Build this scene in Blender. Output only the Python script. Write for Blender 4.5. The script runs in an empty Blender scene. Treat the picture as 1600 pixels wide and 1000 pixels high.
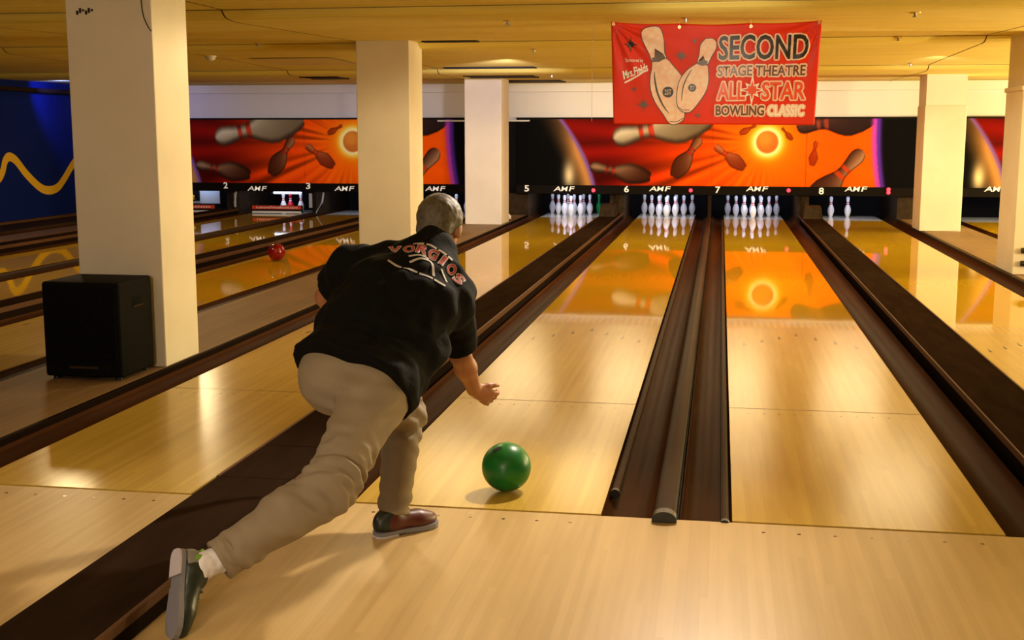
import bpy, bmesh, math, random
import numpy as np
from mathutils import Vector, Matrix
from mathutils.bvhtree import BVHTree
random.seed(7)
C = bpy.context.scene.collection
SC = bpy.context.scene

# ------------------------------------------------------------------ camera, world, lights
cam = bpy.data.cameras.new('camera'); cam.sensor_width = 36; cam.lens = 43.22; cam.clip_end = 80
camo = bpy.data.objects.new('camera', cam); C.objects.link(camo)
camo.location = (1.5054, -4.8702, 1.5572)
camo.rotation_euler = (math.pi/2 - 0.1513, 0, 0.1669)
SC.camera = camo
SC.view_settings.view_transform = 'Standard'; SC.view_settings.look = 'None'
SC.view_settings.gamma = 1; SC.view_settings.exposure = 0.0
SC.view_settings.use_curve_mapping = False
w = bpy.data.worlds.new('world'); SC.world = w; w.use_nodes = True
w.node_tree.nodes['Background'].inputs[0].default_value = (1.0, 0.72, 0.42, 1)
w.node_tree.nodes['Background'].inputs[1].default_value = 0.035

def light(name, kind, loc, target, power, col, size=0.3, size_y=None, spot=None, blend=0.6, spread=None):
    l = bpy.data.lights.new(name, kind); l.energy = power; l.color = col
    if kind == 'AREA':
        l.size = size
        if size_y: l.shape = 'RECTANGLE'; l.size_y = size_y
        if spread: l.spread = math.radians(spread)
    else:
        l.shadow_soft_size = size
    if kind == 'SPOT': l.spot_size = math.radians(spot); l.spot_blend = blend
    o = bpy.data.objects.new(name, l); C.objects.link(o); o.location = loc
    o.rotation_euler = (Vector(target) - Vector(loc)).to_track_quat('-Z', 'Y').to_euler()
    return o
WARM = (1.0, 0.76, 0.40); CREAM = (1.0, 0.80, 0.52); COOL = (0.86, 0.86, 1.0); PINK = (1.0, 0.84, 0.74)
# ceiling downlights over the lanes and the approach
light('key_downlight', 'SPOT', (1.45, 1.9, 2.45), (0.0, -1.7, 0), 520, (1.0, 0.84, 0.66), .07, spot=82, blend=1.0)
light('approach_downlight', 'SPOT', (0.0, -3.0, 2.55), (-.05, -1.7, 0), 34, (1.0, 0.84, 0.80), .15, spot=64, blend=1.0)
lamps = [(1.9, 3.6, 50, .12), (-.9, 3.4, 60, .15), (4.6, 3.6, 45, .15), (7.4, 5.0, 190, .2), (7.4, 9.5, 230, .2), (7.4, 14.0, 185, .2), (-5.6, 7.5, 70, .2), (-6.0, 12.0, 100, .2), (-3.4, 6.2, 38, .7)]
lamps += [(lx, ly, 66 if ly < 9 else 118, .5) for ly in (8.3, 12.9) for lx in (-1.4, .2, 1.8, 3.4)]
for lx, ly, lp, lr in lamps:
    light('lane_downlight', 'SPOT', (lx, ly, 2.45), (lx, ly, 0), lp, WARM, lr, spot=172, blend=0.25)
light('banner_fill', 'SPOT', (1.4, 3.9, 2.46), (1.4, 6.5, 2.08), 75, (1.0, 0.86, 0.66), .08, spot=62, blend=0.8)  # added fill aimed at the banner to brighten its front
light('approach_light', 'AREA', (1.6, -3.4, 2.58), (1.3, -2.2, 0), 5, PINK, 1.6, 0.5, spread=150)
light('approach_light', 'AREA', (-3.0, -3.4, 2.58), (-2.6, -1.8, 0), 30, PINK, 1.6, 0.5, spread=150)
light('lounge_light', 'AREA', (-.3, -6.9, 1.7), (1.2, 8, 4.2), 115, (1.0, 0.82, 0.55), 0.5, 0.5)
for ly in (5.0, 10.0, 15.0):
    light('ceiling_fill', 'AREA', (9.4, ly, 1.35), (1.0, ly, 2.9), 360, (1.0, 0.80, 0.38), 0.35, 0.25)  # unseen uplights added at the right to brighten the ceiling
# wall washers in front of the masks and cool tubes inside the pin decks
light('mask_light', 'AREA', (1.35, 16.2, 2.36), (1.35, 18.0, 1.5), 34, (1.0, 0.80, 0.56), 6.6, 0.12, spread=110)
light('mask_light', 'AREA', (-6.9, 16.2, 2.34), (-6.9, 18.0, 1.35), 10, (0.85, 0.82, 1.0), 6.6, 0.12, spread=110)
light('column_light', 'SPOT', (-1.3, 11.6, 2.40), (-2.3, 15.3, 1.4), 300, (0.93, 0.86, 1.0), 0.08, spot=70, blend=0.8)
light('column_light', 'SPOT', (4.2, 11.9, 2.40), (4.9, 15.3, 2.0), 55, (1.0, 0.85, 0.86), 0.08, spot=70, blend=0.8)
light('wall_blue_light', 'SPOT', (-9.7, 15.0, 2.33), (-10.4, 17.0, 2.5), 70, (0.1, 0.16, 1.0), 0.05, spot=120)

# ------------------------------------------------------------------ materials
def mat(name, col, rough=0.6, metal=0.0, noise=0.0, nscale=8.0, nvec=(1, 1, 1), bump=0.0, emit=None, estr=0.0, spec=0.5, col2=None):
    m = bpy.data.materials.new(name); m.use_nodes = True
    n = m.node_tree.nodes; L = m.node_tree.links; b = n['Principled BSDF']
    b.inputs['Base Color'].default_value = (*col, 1); b.inputs['Roughness'].default_value = rough
    b.inputs['Metallic'].default_value = metal; b.inputs['Specular IOR Level'].default_value = spec
    if emit: b.inputs['Emission Color'].default_value = (*emit, 1); b.inputs['Emission Strength'].default_value = estr
    if noise or bump:
        tc = n.new('ShaderNodeTexCoord'); mp = n.new('ShaderNodeMapping'); mp.inputs['Scale'].default_value = nvec
        no = n.new('ShaderNodeTexNoise'); no.inputs['Scale'].default_value = nscale; no.inputs['Detail'].default_value = 5
        L.new(tc.outputs['Object'], mp.inputs[0]); L.new(mp.outputs[0], no.inputs['Vector'])
        if noise:
            r = n.new('ShaderNodeValToRGB')
            c2 = col2 if col2 else tuple(c*(1-noise) for c in col)
            r.color_ramp.elements[0].color = (*c2, 1); r.color_ramp.elements[1].color = (*col, 1)
            r.color_ramp.elements[0].position = 0.3; r.color_ramp.elements[1].position = 0.65
            L.new(no.outputs['Fac'], r.inputs[0]); L.new(r.outputs[0], b.inputs['Base Color'])
        if bump:
            bp = n.new('ShaderNodeBump'); bp.inputs['Strength'].default_value = bump; bp.inputs['Distance'].default_value = 0.01
            L.new(no.outputs['Fac'], bp.inputs['Height']); L.new(bp.outputs[0], b.inputs['Normal'])
    return m
def wood(name, stops, board=0.0268, rough=0.12, pine=None, rough2=0.04, ysplit=5.15):
    """narrow boards running along y; 'pine' is the second timber used beyond the dovetail joint"""
    m = bpy.data.materials.new(name); m.use_nodes = True
    n = m.node_tree.nodes; L = m.node_tree.links; b = n['Principled BSDF']
    tc = n.new('ShaderNodeTexCoord'); sp = n.new('ShaderNodeSeparateXYZ'); L.new(tc.outputs['Object'], sp.inputs[0])
    def mth(op, a, bb=None, c=None):
        q = n.new('ShaderNodeMath'); q.operation = op
        for i, s in enumerate((a, bb, c)):
            if s is None: continue
            if isinstance(s, (int, float)): q.inputs[i].default_value = s
            else: L.new(s, q.inputs[i])
        return q.outputs[0]
    xi = mth('FLOOR', mth('DIVIDE', sp.outputs['X'], board))
    yi = mth('FLOOR', mth('ADD', mth('DIVIDE', sp.outputs['Y'], 2.4), mth('MULTIPLY', xi, 0.37)))
    cb = n.new('ShaderNodeCombineXYZ'); L.new(xi, cb.inputs[0]); L.new(yi, cb.inputs[1])
    wn = n.new('ShaderNodeTexWhiteNoise'); wn.noise_dimensions = '2D'; L.new(cb.outputs[0], wn.inputs['Vector'])
    mp = n.new('ShaderNodeMapping'); mp.inputs['Scale'].default_value = (28, 1.4, 1); L.new(tc.outputs['Object'], mp.inputs[0])
    no = n.new('ShaderNodeTexNoise'); no.inputs['Scale'].default_value = 1.0; no.inputs['Detail'].default_value = 2; L.new(mp.outputs[0], no.inputs['Vector'])
    big = n.new('ShaderNodeTexNoise'); big.inputs['Scale'].default_value = 0.8; big.inputs['Detail'].default_value = 3; L.new(tc.outputs['Object'], big.inputs['Vector'])
    v = mth('ADD', mth('MULTIPLY', wn.outputs['Value'], 0.20), mth('ADD', mth('MULTIPLY', no.outputs['Fac'], 0.44), mth('MULTIPLY', big.outputs['Fac'], 0.42)))
    def ramp(st):
        r = n.new('ShaderNodeValToRGB'); r.color_ramp.elements[0].color = (*st[0], 1); r.color_ramp.elements[1].color = (*st[1], 1)
        r.color_ramp.elements[0].position = 0.25; r.color_ramp.elements[1].position = 0.8; L.new(v, r.inputs[0]); return r.outputs[0]
    c = ramp(stops)
    if pine:
        c2 = ramp(pine)
        par = mth('MODULO', mth('ABSOLUTE', xi), 2.0)
        edge = mth('ADD', mth('MULTIPLY', par, 0.34), ysplit)
        f = mth('GREATER_THAN', sp.outputs['Y'], edge)
        mx = n.new('ShaderNodeMix'); mx.data_type = 'RGBA'; L.new(f, mx.inputs['Factor']); L.new(c, mx.inputs['A']); L.new(c2, mx.inputs['B'])
        c = mx.outputs['Result']
        f2 = n.new('ShaderNodeMapRange'); L.new(sp.outputs['Y'], f2.inputs[0]); f2.inputs[1].default_value = ysplit-.15; f2.inputs[2].default_value = ysplit+.35
        f2.inputs[3].default_value = rough; f2.inputs[4].default_value = rough2; L.new(f2.outputs[0], b.inputs['Roughness'])
        f3 = n.new('ShaderNodeMapRange'); L.new(sp.outputs['Y'], f3.inputs[0]); f3.inputs[1].default_value = ysplit-.15; f3.inputs[2].default_value = ysplit+.35
        f3.inputs[3].default_value = .22; f3.inputs[4].default_value = .27; L.new(f3.outputs[0], b.inputs['Specular IOR Level'])
    else: b.inputs['Roughness'].default_value = rough; b.inputs['Specular IOR Level'].default_value = .3
    # hairline joints between the boards
    L.new(c, b.inputs['Base Color'])
    return m
M = {}
M['approach'] = wood('approach_maple', ((.43, .29, .115), (.61, .43, .19)), rough=0.34)
M['lane'] = wood('lane_boards', ((.42, .265, .042), (.60, .41, .078)), rough=0.20, pine=((.60, .360, .008), (.635, .39, .011)), rough2=0.035)
M['deck'] = mat('pin_deck_board', (.62, .60, .52), .08)
M['capwood'] = wood('worn_plank', ((.14, .080, .034), (.27, .165, .072)), board=0.14, rough=0.6)
M['gutter'] = mat('gutter_brown', (.060, .021, .006), .42, spec=.012, noise=.35, nscale=3, nvec=(6, .4, 1))
M['capbrown'] = mat('cap_dark_brown', (.030, .017, .010), .6, spec=.0, noise=.3, nscale=4, nvec=(3, .6, 1))
M['capside'] = mat('cap_side_black', (.011, .006, .004), .5, spec=.01)
M['trimbrown'] = mat('edge_trim_brown', (.095, .042, .018), .5, spec=.1)
M['rubber'] = mat('black_rubber', (.006, .006, .007), .35)
M['rail'] = mat('rail_grey_brown', (.042, .024, .014), .45, spec=.02)
M['void'] = mat('pit_black', (.006, .006, .008), .9)
M['kick'] = mat('kickback_brown', (.048, .031, .018), .7, spec=.05, noise=.4, nscale=12)
M['steel'] = mat('steel', (.35, .36, .40), .3, metal=.9)
M['column'] = mat('column_plaster', (.80, .73, .62), .62, noise=.10, nscale=2.4, bump=.05, col2=(.74, .67, .56))
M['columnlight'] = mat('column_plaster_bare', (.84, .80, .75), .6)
M['ceiling'] = mat('ceiling_panel', (.84, .71, .19), .75, noise=.14, nscale=2.0, nvec=(.35, 5, 1))
M['joint'] = mat('ceiling_joint', (.22, .15, .05), .8)
M['ceil_lit'] = mat('ceiling_lit_patch', (.70, .56, .26), .75)
M['wallback'] = mat('wall_back_paint', (.72, .68, .64), .7)
M['wallblue'] = mat('wall_blue_paint', (.004, .013, .13), .6, spec=.08)
M['wallside'] = mat('wall_side_paint', (.10, .07, .05), .7)
M['yellow'] = mat('wall_yellow_paint', (.80, .45, .01), .5)
M['blacktrim'] = mat('black_trim', (.006, .005, .004), .6, spec=.05)
M['beam'] = mat('number_beam_black', (.007, .005, .004), .6, spec=.06)
M['signwhite'] = mat('sign_white', (.85, .82, .76), .5, emit=(1, .93, .82), estr=.25)
M['red_lamp'] = mat('red_lamp', (.8, .02, .03), .3, emit=(1, .04, .06), estr=3.0)
M['pin'] = mat('pin_white', (.85, .85, .86), .18)
M['pinred'] = mat('pin_red', (.62, .01, .03), .25)
M['pingreen'] = mat('pin_green', (.005, .30, .07), .2)
M['bannerred'] = mat('banner_red_vinyl', (.80, .035, .005), .45, spec=.25, noise=.10, nscale=2)
M['bannercream'] = mat('banner_cream_print', (.95, .74, .56), .45, noise=.3, nscale=26, col2=(.92, .52, .34))
M['bannerwhite'] = mat('banner_white_print', (.97, .90, .80), .45)
M['bannerblack'] = mat('banner_black_print', (.022, .014, .010), .35)
M['bannerbrown'] = mat('banner_brown_print', (.16, .06, .03), .35)
M['bannergrey'] = mat('banner_grey_print', (.12, .075, .05), .35)
M['bannerorange'] = mat('banner_red_print', (.82, .08, .01), .35)
M['brass'] = mat('brass', (.75, .55, .25), .3, metal=1)
M['speaker'] = mat('speaker_black', (.0035, .003, .0025), .7, spec=.08, bump=.15, nscale=90)
M['grille'] = mat('speaker_grille', (.002, .002, .002), .8, spec=.1, bump=.5, nscale=220)
M['greenball'] = mat('green_ball', (.010, .17, .020), .34, spec=.35, noise=.4, nscale=9, col2=(.006, .12, .03))
M['redball'] = mat('red_ball', (.30, .006, .010), .15, noise=.5, nscale=9)
M['hole'] = mat('finger_hole_dark', (.004, .006, .004), .8)
M['skin'] = mat('skin', (.40, .165, .075), .5, noise=.2, nscale=14)
M['hair'] = mat('hair_grey', (.12, .092, .062), .6, noise=.6, nscale=90, nvec=(1, 1, .35), bump=.25)
M['shirt'] = mat('shirt_black', (.003, .0028, .0023), .9, spec=.15, bump=.2, nscale=60)
M['shirtwhite'] = mat('shirt_print_white', (.50, .45, .42), .7)
M['shirtred'] = mat('shirt_print_red', (.42, .025, .02), .7)
M['khaki'] = mat('khaki_cotton', (.275, .215, .145), .85, noise=.12, nscale=6, bump=.1)
M['sock'] = mat('sock_white', (.75, .72, .75), .9)
M['shoered'] = mat('shoe_red_leather', (.085, .014, .010), .4)
M['shoegreen'] = mat('shoe_dark_green_leather', (.018, .026, .020), .35)
M['shoegrey'] = mat('shoe_grey_leather', (.22, .21, .20), .35)
M['sole'] = mat('sole_pale', (.55, .50, .55), .6)
M['soledark'] = mat('sole_grey', (.20, .19, .22), .6)
M['badge'] = mat('shoe_badge_green', (.16, .36, .04), .4)
M['cloth'] = mat('white_cloth', (.80, .72, .70), .8)
M['plastic'] = mat('white_plastic', (.75, .72, .62), .4)
M['sweepred'] = mat('sweep_red', (.55, .04, .01), .5, emit=(1, .08, .02), estr=.05)
M['sweepblue'] = mat('sweep_board_pale', (.50, .58, .66), .4)
M['lighttube'] = mat('pin_light_tube', (.8, .85, .9), .4, emit=(.75, .85, 1), estr=3)
M['arrow'] = mat('arrow_dark_wood', (.05, .025, .012), .2)
M['string'] = mat('string_pale', (.7, .62, .45), .7)

# ------------------------------------------------------------------ mesh helpers
class MB:
    def __init__(s): s.v = []; s.f = []; s.m = []
    def add(s, vs, fs, mi=0):
        o = len(s.v); s.v += [tuple(map(float, q)) for q in vs]
        for f in fs: s.f.append(tuple(o+i for i in f)); s.m.append(mi)
        return s
    def box(s, x0, x1, y0, y1, z0, z1, mi=0, bev=0.0, seg=2):
        if bev <= 0:
            vs = [(x, y, z) for x in (x0, x1) for y in (y0, y1) for z in (z0, z1)]
            return s.add(vs, [(0, 1, 3, 2), (4, 6, 7, 5), (0, 4, 5, 1), (2, 3, 7, 6), (0, 2, 6, 4), (1, 5, 7, 3)], mi)
        bm = bmesh.new(); bmesh.ops.create_cube(bm, size=1)
        for q in bm.verts: q.co = ((x0+x1)/2+q.co.x*(x1-x0), (y0+y1)/2+q.co.y*(y1-y0), (z0+z1)/2+q.co.z*(z1-z0))
        bmesh.ops.bevel(bm, geom=bm.edges[:], offset=bev, segments=seg, affect='EDGES', profile=.5)
        bm.verts.ensure_lookup_table(); s.add([q.co for q in bm.verts], [[q.index for q in f.verts] for f in bm.faces], mi); bm.free(); return s
    def extrude_y(s, prof, ys, mi=0, close=True, caps=True):
        n = len(prof); vs = [(x, y, z) for y in ys for x, z in prof]; fs = []
        for k in range(len(ys)-1):
            for i in range(n if close else n-1):
                j = (i+1) % n; fs.append((k*n+i, k*n+j, (k+1)*n+j, (k+1)*n+i))
        if caps and close: fs.append(tuple(range(n))[::-1]); fs.append(tuple((len(ys)-1)*n+i for i in range(n)))
        return s.add(vs, fs, mi)
    def lathe(s, prof, c=(0, 0, 0), n=20, mi=0):
        vs = []; fs = []
        for r, z in prof:
            for k in range(n):
                a = 2*math.pi*k/n; vs.append((c[0]+r*math.cos(a), c[1]+r*math.sin(a), c[2]+z))
        for i in range(len(prof)-1):
            for k in range(n):
                j = (k+1) % n; fs.append((i*n+k, i*n+j, (i+1)*n+j, (i+1)*n+k))
        fs.append(tuple(range(n))[::-1]); fs.append(tuple((len(prof)-1)*n+k for k in range(n)))
        return s.add(vs, fs, mi)
    def tube(s, pts, r, n=10, mi=0):
        pts = [Vector(q) for q in pts]; vs = []; fs = []; rs = r if isinstance(r, (list, tuple)) else [r]*len(pts)
        for i, q in enumerate(pts):
            t = (pts[min(i+1, len(pts)-1)]-pts[max(i-1, 0)]).normalized()
            up = Vector((0, 0, 1)) if abs(t.z) < .9 else Vector((1, 0, 0))
            a = t.cross(up).normalized(); b = a.cross(t)
            for k in range(n):
                an = 2*math.pi*k/n; vs.append(q + (a*math.cos(an)+b*math.sin(an))*rs[i])
        for i in range(len(pts)-1):
            for k in range(n): j = (k+1) % n; fs.append((i*n+k, i*n+j, (i+1)*n+j, (i+1)*n+k))
        fs.append(tuple(range(n))[::-1]); fs.append(tuple((len(pts)-1)*n+k for k in range(n)))
        return s.add(vs, fs, mi)
def obj(name, mb, mats, parent=None, smooth=False, loc=None):
    me = bpy.data.meshes.new(name); me.from_pydata(mb.v, [], mb.f); me.update()
    for m in (mats if isinstance(mats, (list, tuple)) else [mats]): me.materials.append(M[m] if isinstance(m, str) else m)
    me.polygons.foreach_set('material_index', mb.m)
    bm = bmesh.new(); bm.from_mesh(me); bmesh.ops.recalc_face_normals(bm, faces=bm.faces); bm.to_mesh(me); bm.free()
    if smooth: me.polygons.foreach_set('use_smooth', [True]*len(me.polygons))
    if smooth and smooth != 'all': me.set_sharp_from_angle(angle=math.radians(35))
    o = bpy.data.objects.new(name, me); C.objects.link(o)
    if loc: o.location = loc
    if parent:
        o.parent = parent
        if loc is None and not parent.parent: o.matrix_parent_inverse = Matrix.Translation(-Vector(parent.location))
    return o
def thing(name, label, cat, loc=(0, 0, 0), group=None):
    o = bpy.data.objects.new(name, None); C.objects.link(o); o.location = loc; o.empty_display_size = .1
    o['label'] = label; o['category'] = cat
    if group: o['group'] = group
    return o
def tag(o, label, cat, group=None):
    o['label'] = label; o['category'] = cat
    if group: o['group'] = group
    return o
def struct(name, mb, m, parent=None, smooth=False):
    o = obj(name, mb, m, parent, smooth)
    if not parent: o['kind'] = 'structure'
    return o
def text_mesh(s, size=1.0, offset=0.0, shear=0.0, space=1.0):
    cu = bpy.data.curves.new('lettering', 'FONT'); cu.body = s; cu.size = size; cu.offset = offset; cu.shear = shear
    cu.space_character = space; cu.resolution_u = 3
    o = bpy.data.objects.new('lettering', cu); C.objects.link(o)
    dg = bpy.context.evaluated_depsgraph_get(); me = o.evaluated_get(dg).to_mesh()
    vs = [(q.co.x, q.co.y) for q in me.vertices]; fs = [tuple(p.vertices) for p in me.polygons]
    o.evaluated_get(dg).to_mesh_clear(); bpy.data.objects.remove(o); bpy.data.curves.remove(cu)
    return vs, fs
def text_box(s, x0, y0, x1, y1, pad=0.0, offset=0.0, shear=0.0, ref=None):
    """lettering scaled into a box; returns 2-d verts and faces"""
    vs, fs = text_mesh(s, 1.0, offset, shear)
    rv, _ = text_mesh(s, 1.0, 0.012, shear)
    ax = [q[0] for q in rv]; ay = [q[1] for q in rv]; a0, a1, b0, b1 = min(ax), max(ax), min(ay), max(ay)
    return [(x0+(q[0]-a0)/(a1-a0)*(x1-x0), y0+(q[1]-b0)/(b1-b0)*(y1-y0)) for q in vs], fs

# ------------------------------------------------------------------ layout
LW = 1.0541
LANE = {2: -7.50, 3: -5.945, 4: -4.214, 5: -1.794, 6: 0.0, 7: 1.588, 8: 3.333, 9: 5.757, 1: -9.27}
YE = 19.15
GD = -0.085

# ------------------------------------------------------------------ structure
mb = MB()
mb.box(-10.6, 9.8, -8.0, -0.004, -0.12, 0.0)
for xl in (LANE[5], LANE[6], LANE[7]):            # inlaid dots in front of the foul line
    for k in range(7):
        cx = xl + .12 + k*.137
        ring = [(cx+.008*math.cos(a*math.pi/4), -.11+.008*math.sin(a*math.pi/4), .0004) for a in range(8)]
        mb.add(ring, [tuple(range(8))], 1)
struct('floor', mb, ['approach', 'arrow'])
struct('floor_lower', MB().box(-10.6, 9.8, -0.004, 20.6, -0.30, -0.16), 'void')
# ceiling of shallow bellied bays
prof = []
edges = [(-8, 2.70), (-3.4, 2.68), (1.1, 2.66), (5.5, 2.60), (9.9, 2.625), (13.8, 2.505), (17.6, 2.445)]
for (ya, za), (yb, zb) in zip(edges, edges[1:]):
    for d, dz in ((0, 0), (.02, -.012), (.05, -.034), (.09, -.050), (.16, -.060), (.28, -.066), (.5, -.066)): prof.append((ya+d, za+dz))
    for k in range(1, 9):
        t = k/8; prof.append((ya+.5+(yb-ya-.504)*t, za-.066+(zb+.012-za+.066)*t))
prof.append((20.6, 2.44))
mb = MB(); n = len(prof); xs = [-10.6, 9.8]
vs = [(x, y, z) for x in xs for y, z in prof] + [(x, y, 2.9) for x in xs for y in (-8, 20.6)]
fs = [(i, i+1, n+i+1, n+i) for i in range(n-1)] + [(2*n, 2*n+1, 2*n+3, 2*n+2)]
mb.add(vs, fs)
def ceil_z(y):
    for (a, b), (c, d) in zip(prof, prof[1:]):
        if a <= y <= c and c > a: return b+(d-b)*(y-a)/(c-a)
    return 2.44
for xs_ in (-7.6, -5.2, -2.8, 4.4, 6.8):          # dark joints between ceiling panels
    for (a, b), (c, d) in zip(prof, prof[1:]):
        if c-a > .001 and a > 3: mb.add([(xs_, a, b-.002), (xs_+.012, a, b-.002), (xs_+.012, c, d-.002), (xs_, c, d-.002)], [(0, 1, 2, 3)], 1)
for ya, za in edges[3:]: mb.add([(-10.5, ya-.006, za+.010), (9.7, ya-.006, za+.010), (9.7, ya-.006, za+.004), (-10.5, ya-.006, za+.004)], [(0, 1, 2, 3)], 2)
struct('ceiling', mb, ['ceiling', 'capbrown', 'joint'])
mb = MB().box(-10.6, 9.8, 18.06, 18.16, 1.5, 2.9)
mb.box(-10.6, 9.8, 17.94, 18.06, 2.30, 2.5)
struct('wall_back', mb, 'wallback')
struct('wall_pit', MB().box(-10.6, 9.8, 20.4, 20.6, -0.3, 2.9), 'void')
wl = struct('wall_left', MB().box(-10.6, -10.4, -8, 20.6, -0.3, 2.9), 'wallblue')
struct('wall_right', MB().box(9.8, 10.0, -8, 20.6, -0.3, 2.9), 'wallside')
struct('trim_1', MB().box(-10.4, -10.22, 2, 18.0, 2.25, 2.32), 'capbrown')
struct('trim_2', MB().box(-10.4, -10.30, 0, 18.0, 0.0, 0.07), 'trimbrown')
# wave painted on the blue wall
pts = [(8.0, 1.15), (9.6, .55), (11.2, 1.05), (12.2, .55), (13.0, .62), (13.7, .80), (14.05, .78), (14.22, .90), (14.32, 1.08), (14.45, 1.15), (14.65, 1.08), (14.95, .84), (15.35, .60), (15.65, .53), (15.95, .57), (16.2, .72), (16.5, .95), (16.8, 1.12), (17.1, 1.1), (17.4, .9)]
def spline(P, k=8):
    out = []
    P = [P[0]]+list(P)+[P[-1]]
    for i in range(1, len(P)-2):
        p0, p1, p2, p3 = [np.array(q, float) for q in P[i-1:i+3]]
        for j in range(k):
            t = j/k; out.append(tuple(.5*(2*p1+(p2-p0)*t+(2*p0-5*p1+4*p2-p3)*t*t+(3*p1-p0-3*p2+p3)*t**3)))
    out.append(tuple(P[-1])); return out
def ribbon(P, wd):
    vs = []; fs = []
    for i, q in enumerate(P):
        a = np.array(P[max(i-1, 0)]); b = np.array(P[min(i+1, len(P)-1)]); t = b-a; t = t/(np.linalg.norm(t)+1e-9); nn = np.array((-t[1], t[0]))
        ww = wd[i] if isinstance(wd, (list, tuple)) else wd
        vs += [tuple(np.array(q)+nn*ww/2), tuple(np.array(q)-nn*ww/2)]
    for i in range(len(P)-1): fs.append((2*i, 2*i+1, 2*i+3, 2*i+2))
    return vs, fs
v2, f2 = ribbon(spline(pts), .15)
obj('painted_wave', MB().add([(-10.396, a, b) for a, b in v2], f2), 'yellow', wl)

# ------------------------------------------------------------------ lanes
LBL = {1: 'dim wooden bowling lane along the blue left wall', 2: 'wooden bowling lane running up to the sweep board with the orange web address',
       3: 'wooden bowling lane running up to the number 3 on the beam', 4: 'wooden bowling lane carrying the red ball, left of the columns',
       5: 'wooden bowling lane running up to the number 5, left of the bowler', 6: 'wooden bowling lane carrying the green ball, running up to the number 6',
       7: 'wooden bowling lane running up to the number 7, mirroring the fireball', 8: 'wooden bowling lane running up to the number 8 and its two standing pins',
       9: 'wooden bowling lane partly hidden behind the two columns at right'}
for k, x in LANE.items():
    t = thing('bowling_lane', LBL[k], 'bowling lane', (x, 0, 0), 'bowling lanes')
    mb = MB().box(0, LW, 0.018, 17.75, -0.06, 0.0)
    for a in range(7):
        cx = LW/2+(a-3)*.135; cy = 4.80-abs(a-3)*.155
        mb.add([(cx-.013, cy-.075, .0005), (cx+.013, cy-.075, .0005), (cx, cy+.075, .0005)], [(0, 1, 2)], 1)
    mb.add([(0, 2.12, .0004), (LW, 2.12, .0004), (LW, 2.127, .0004), (0, 2.127, .0004)], [(0, 1, 2, 3)], 2)
    for a in range(10):
        cx = LW/2+(a-4.5)*.085+(.04 if a > 4 else -.04)
        mb.add([(cx+.006*math.cos(q*math.pi/3), 2.0+.006*math.sin(q*math.pi/3), .0005) for q in range(6)], [tuple(range(6))], 1)
    obj('lane_surface', mb, ['lane', 'arrow', 'trimbrown'], t, loc=(0, 0, 0))
    obj('pin_deck', MB().box(0, LW, 17.752, YE, -0.06, 0.0), 'deck', t, loc=(0, 0, 0))
def gutter(x0, x1, label):
    n = 10; r = (x1-x0)/2; cx = (x0+x1)/2
    top = [(cx-r*math.cos(math.pi*i/n), -.006+GD*math.sin(math.pi*i/n)) for i in range(n+1)]
    bot = [(x1, -.11), (x0, -.11)]
    ys = [0.004, 4, 8, 12, 16, 19.3]
    mb = MB().extrude_y(top+bot, ys)
    return tag(obj('gutter', mb, 'gutter', smooth=True), label, 'gutter', 'gutters beside the lanes')
GW = .232
nb = {2: 'the orange web address', 3: 'the number 3', 4: 'the red ball', 5: 'the number 5', 6: 'the number 6 and the green ball', 7: 'the number 7', 8: 'the two standing pins', 9: 'the columns at right', 1: 'the blue wall'}
for k, x in LANE.items():
    wl_ = {8: .066, 7: .212, 3: .195}.get(k, GW); wr_ = {5: .136, 3: .136, 1: .136, 6: .212, 2: .195}.get(k, GW)
    if k == 1: gutter(x+LW+.003, x+LW+wr_, 'brown gutter on the right of the lane along the blue wall'); gutter(x-GW, x-.003, 'brown gutter between the blue wall and its nearest lane'); continue
    gutter(x-wl_, x-.003, f'brown gutter on the left of the lane with {nb[k]}')
    gutter(x+LW+.003, x+LW+wr_, f'brown gutter on the right of the lane with {nb[k]}')
# raised ball-return caps in the wide gaps inside a pair
def cap(xa, xb, label, y0=0.0, y1=17.9, seams=(), red=False, over_l=0.0, over_r=0.0):
    t = thing('lane_divider_cap', label, 'lane divider', ((xa+xb)/2, y0, 0), 'raised caps between the lanes')
    ys = [y0]+list(seams)+[y1]
    for a, b in zip(ys, ys[1:]):
        obj('top_panel', MB().box(xa, xb-.012, a+.004, b-.004, .072, .088, bev=.003, seg=1), 'capbrown', t)
    obj('side_base', MB().box(xa+.03, xb-.006, y0+.004, y1, -.13, .071), 'capside', t)
    obj('edge_trim', MB().box(xb-.011, xb, y0, y1, .05, .094, bev=.002, seg=1).box(xa-.012, xa-.001, y0, y1, .055, .092, bev=.002, seg=1), 'trimbrown', t)
    return t
cap(LANE[5]+LW+.14, -.25, 'long dark brown raised cap beside the bowler, between the numbers 5 and 6', seams=(.55, 9.1))
cap(2.642+.27, LANE[8]-.07, 'long dark brown raised cap right of the fireball lane, between the numbers 7 and 8', seams=(8.75,))
cap(LANE[3]+LW+.14, LANE[4]-.24, 'long dark raised cap just left of the lane with the red ball', seams=(6.0,))
cap(LANE[1]+LW+.14, LANE[2]-.24, 'long dark raised cap left of the lane under the number 2', seams=(6.0,))
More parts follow.
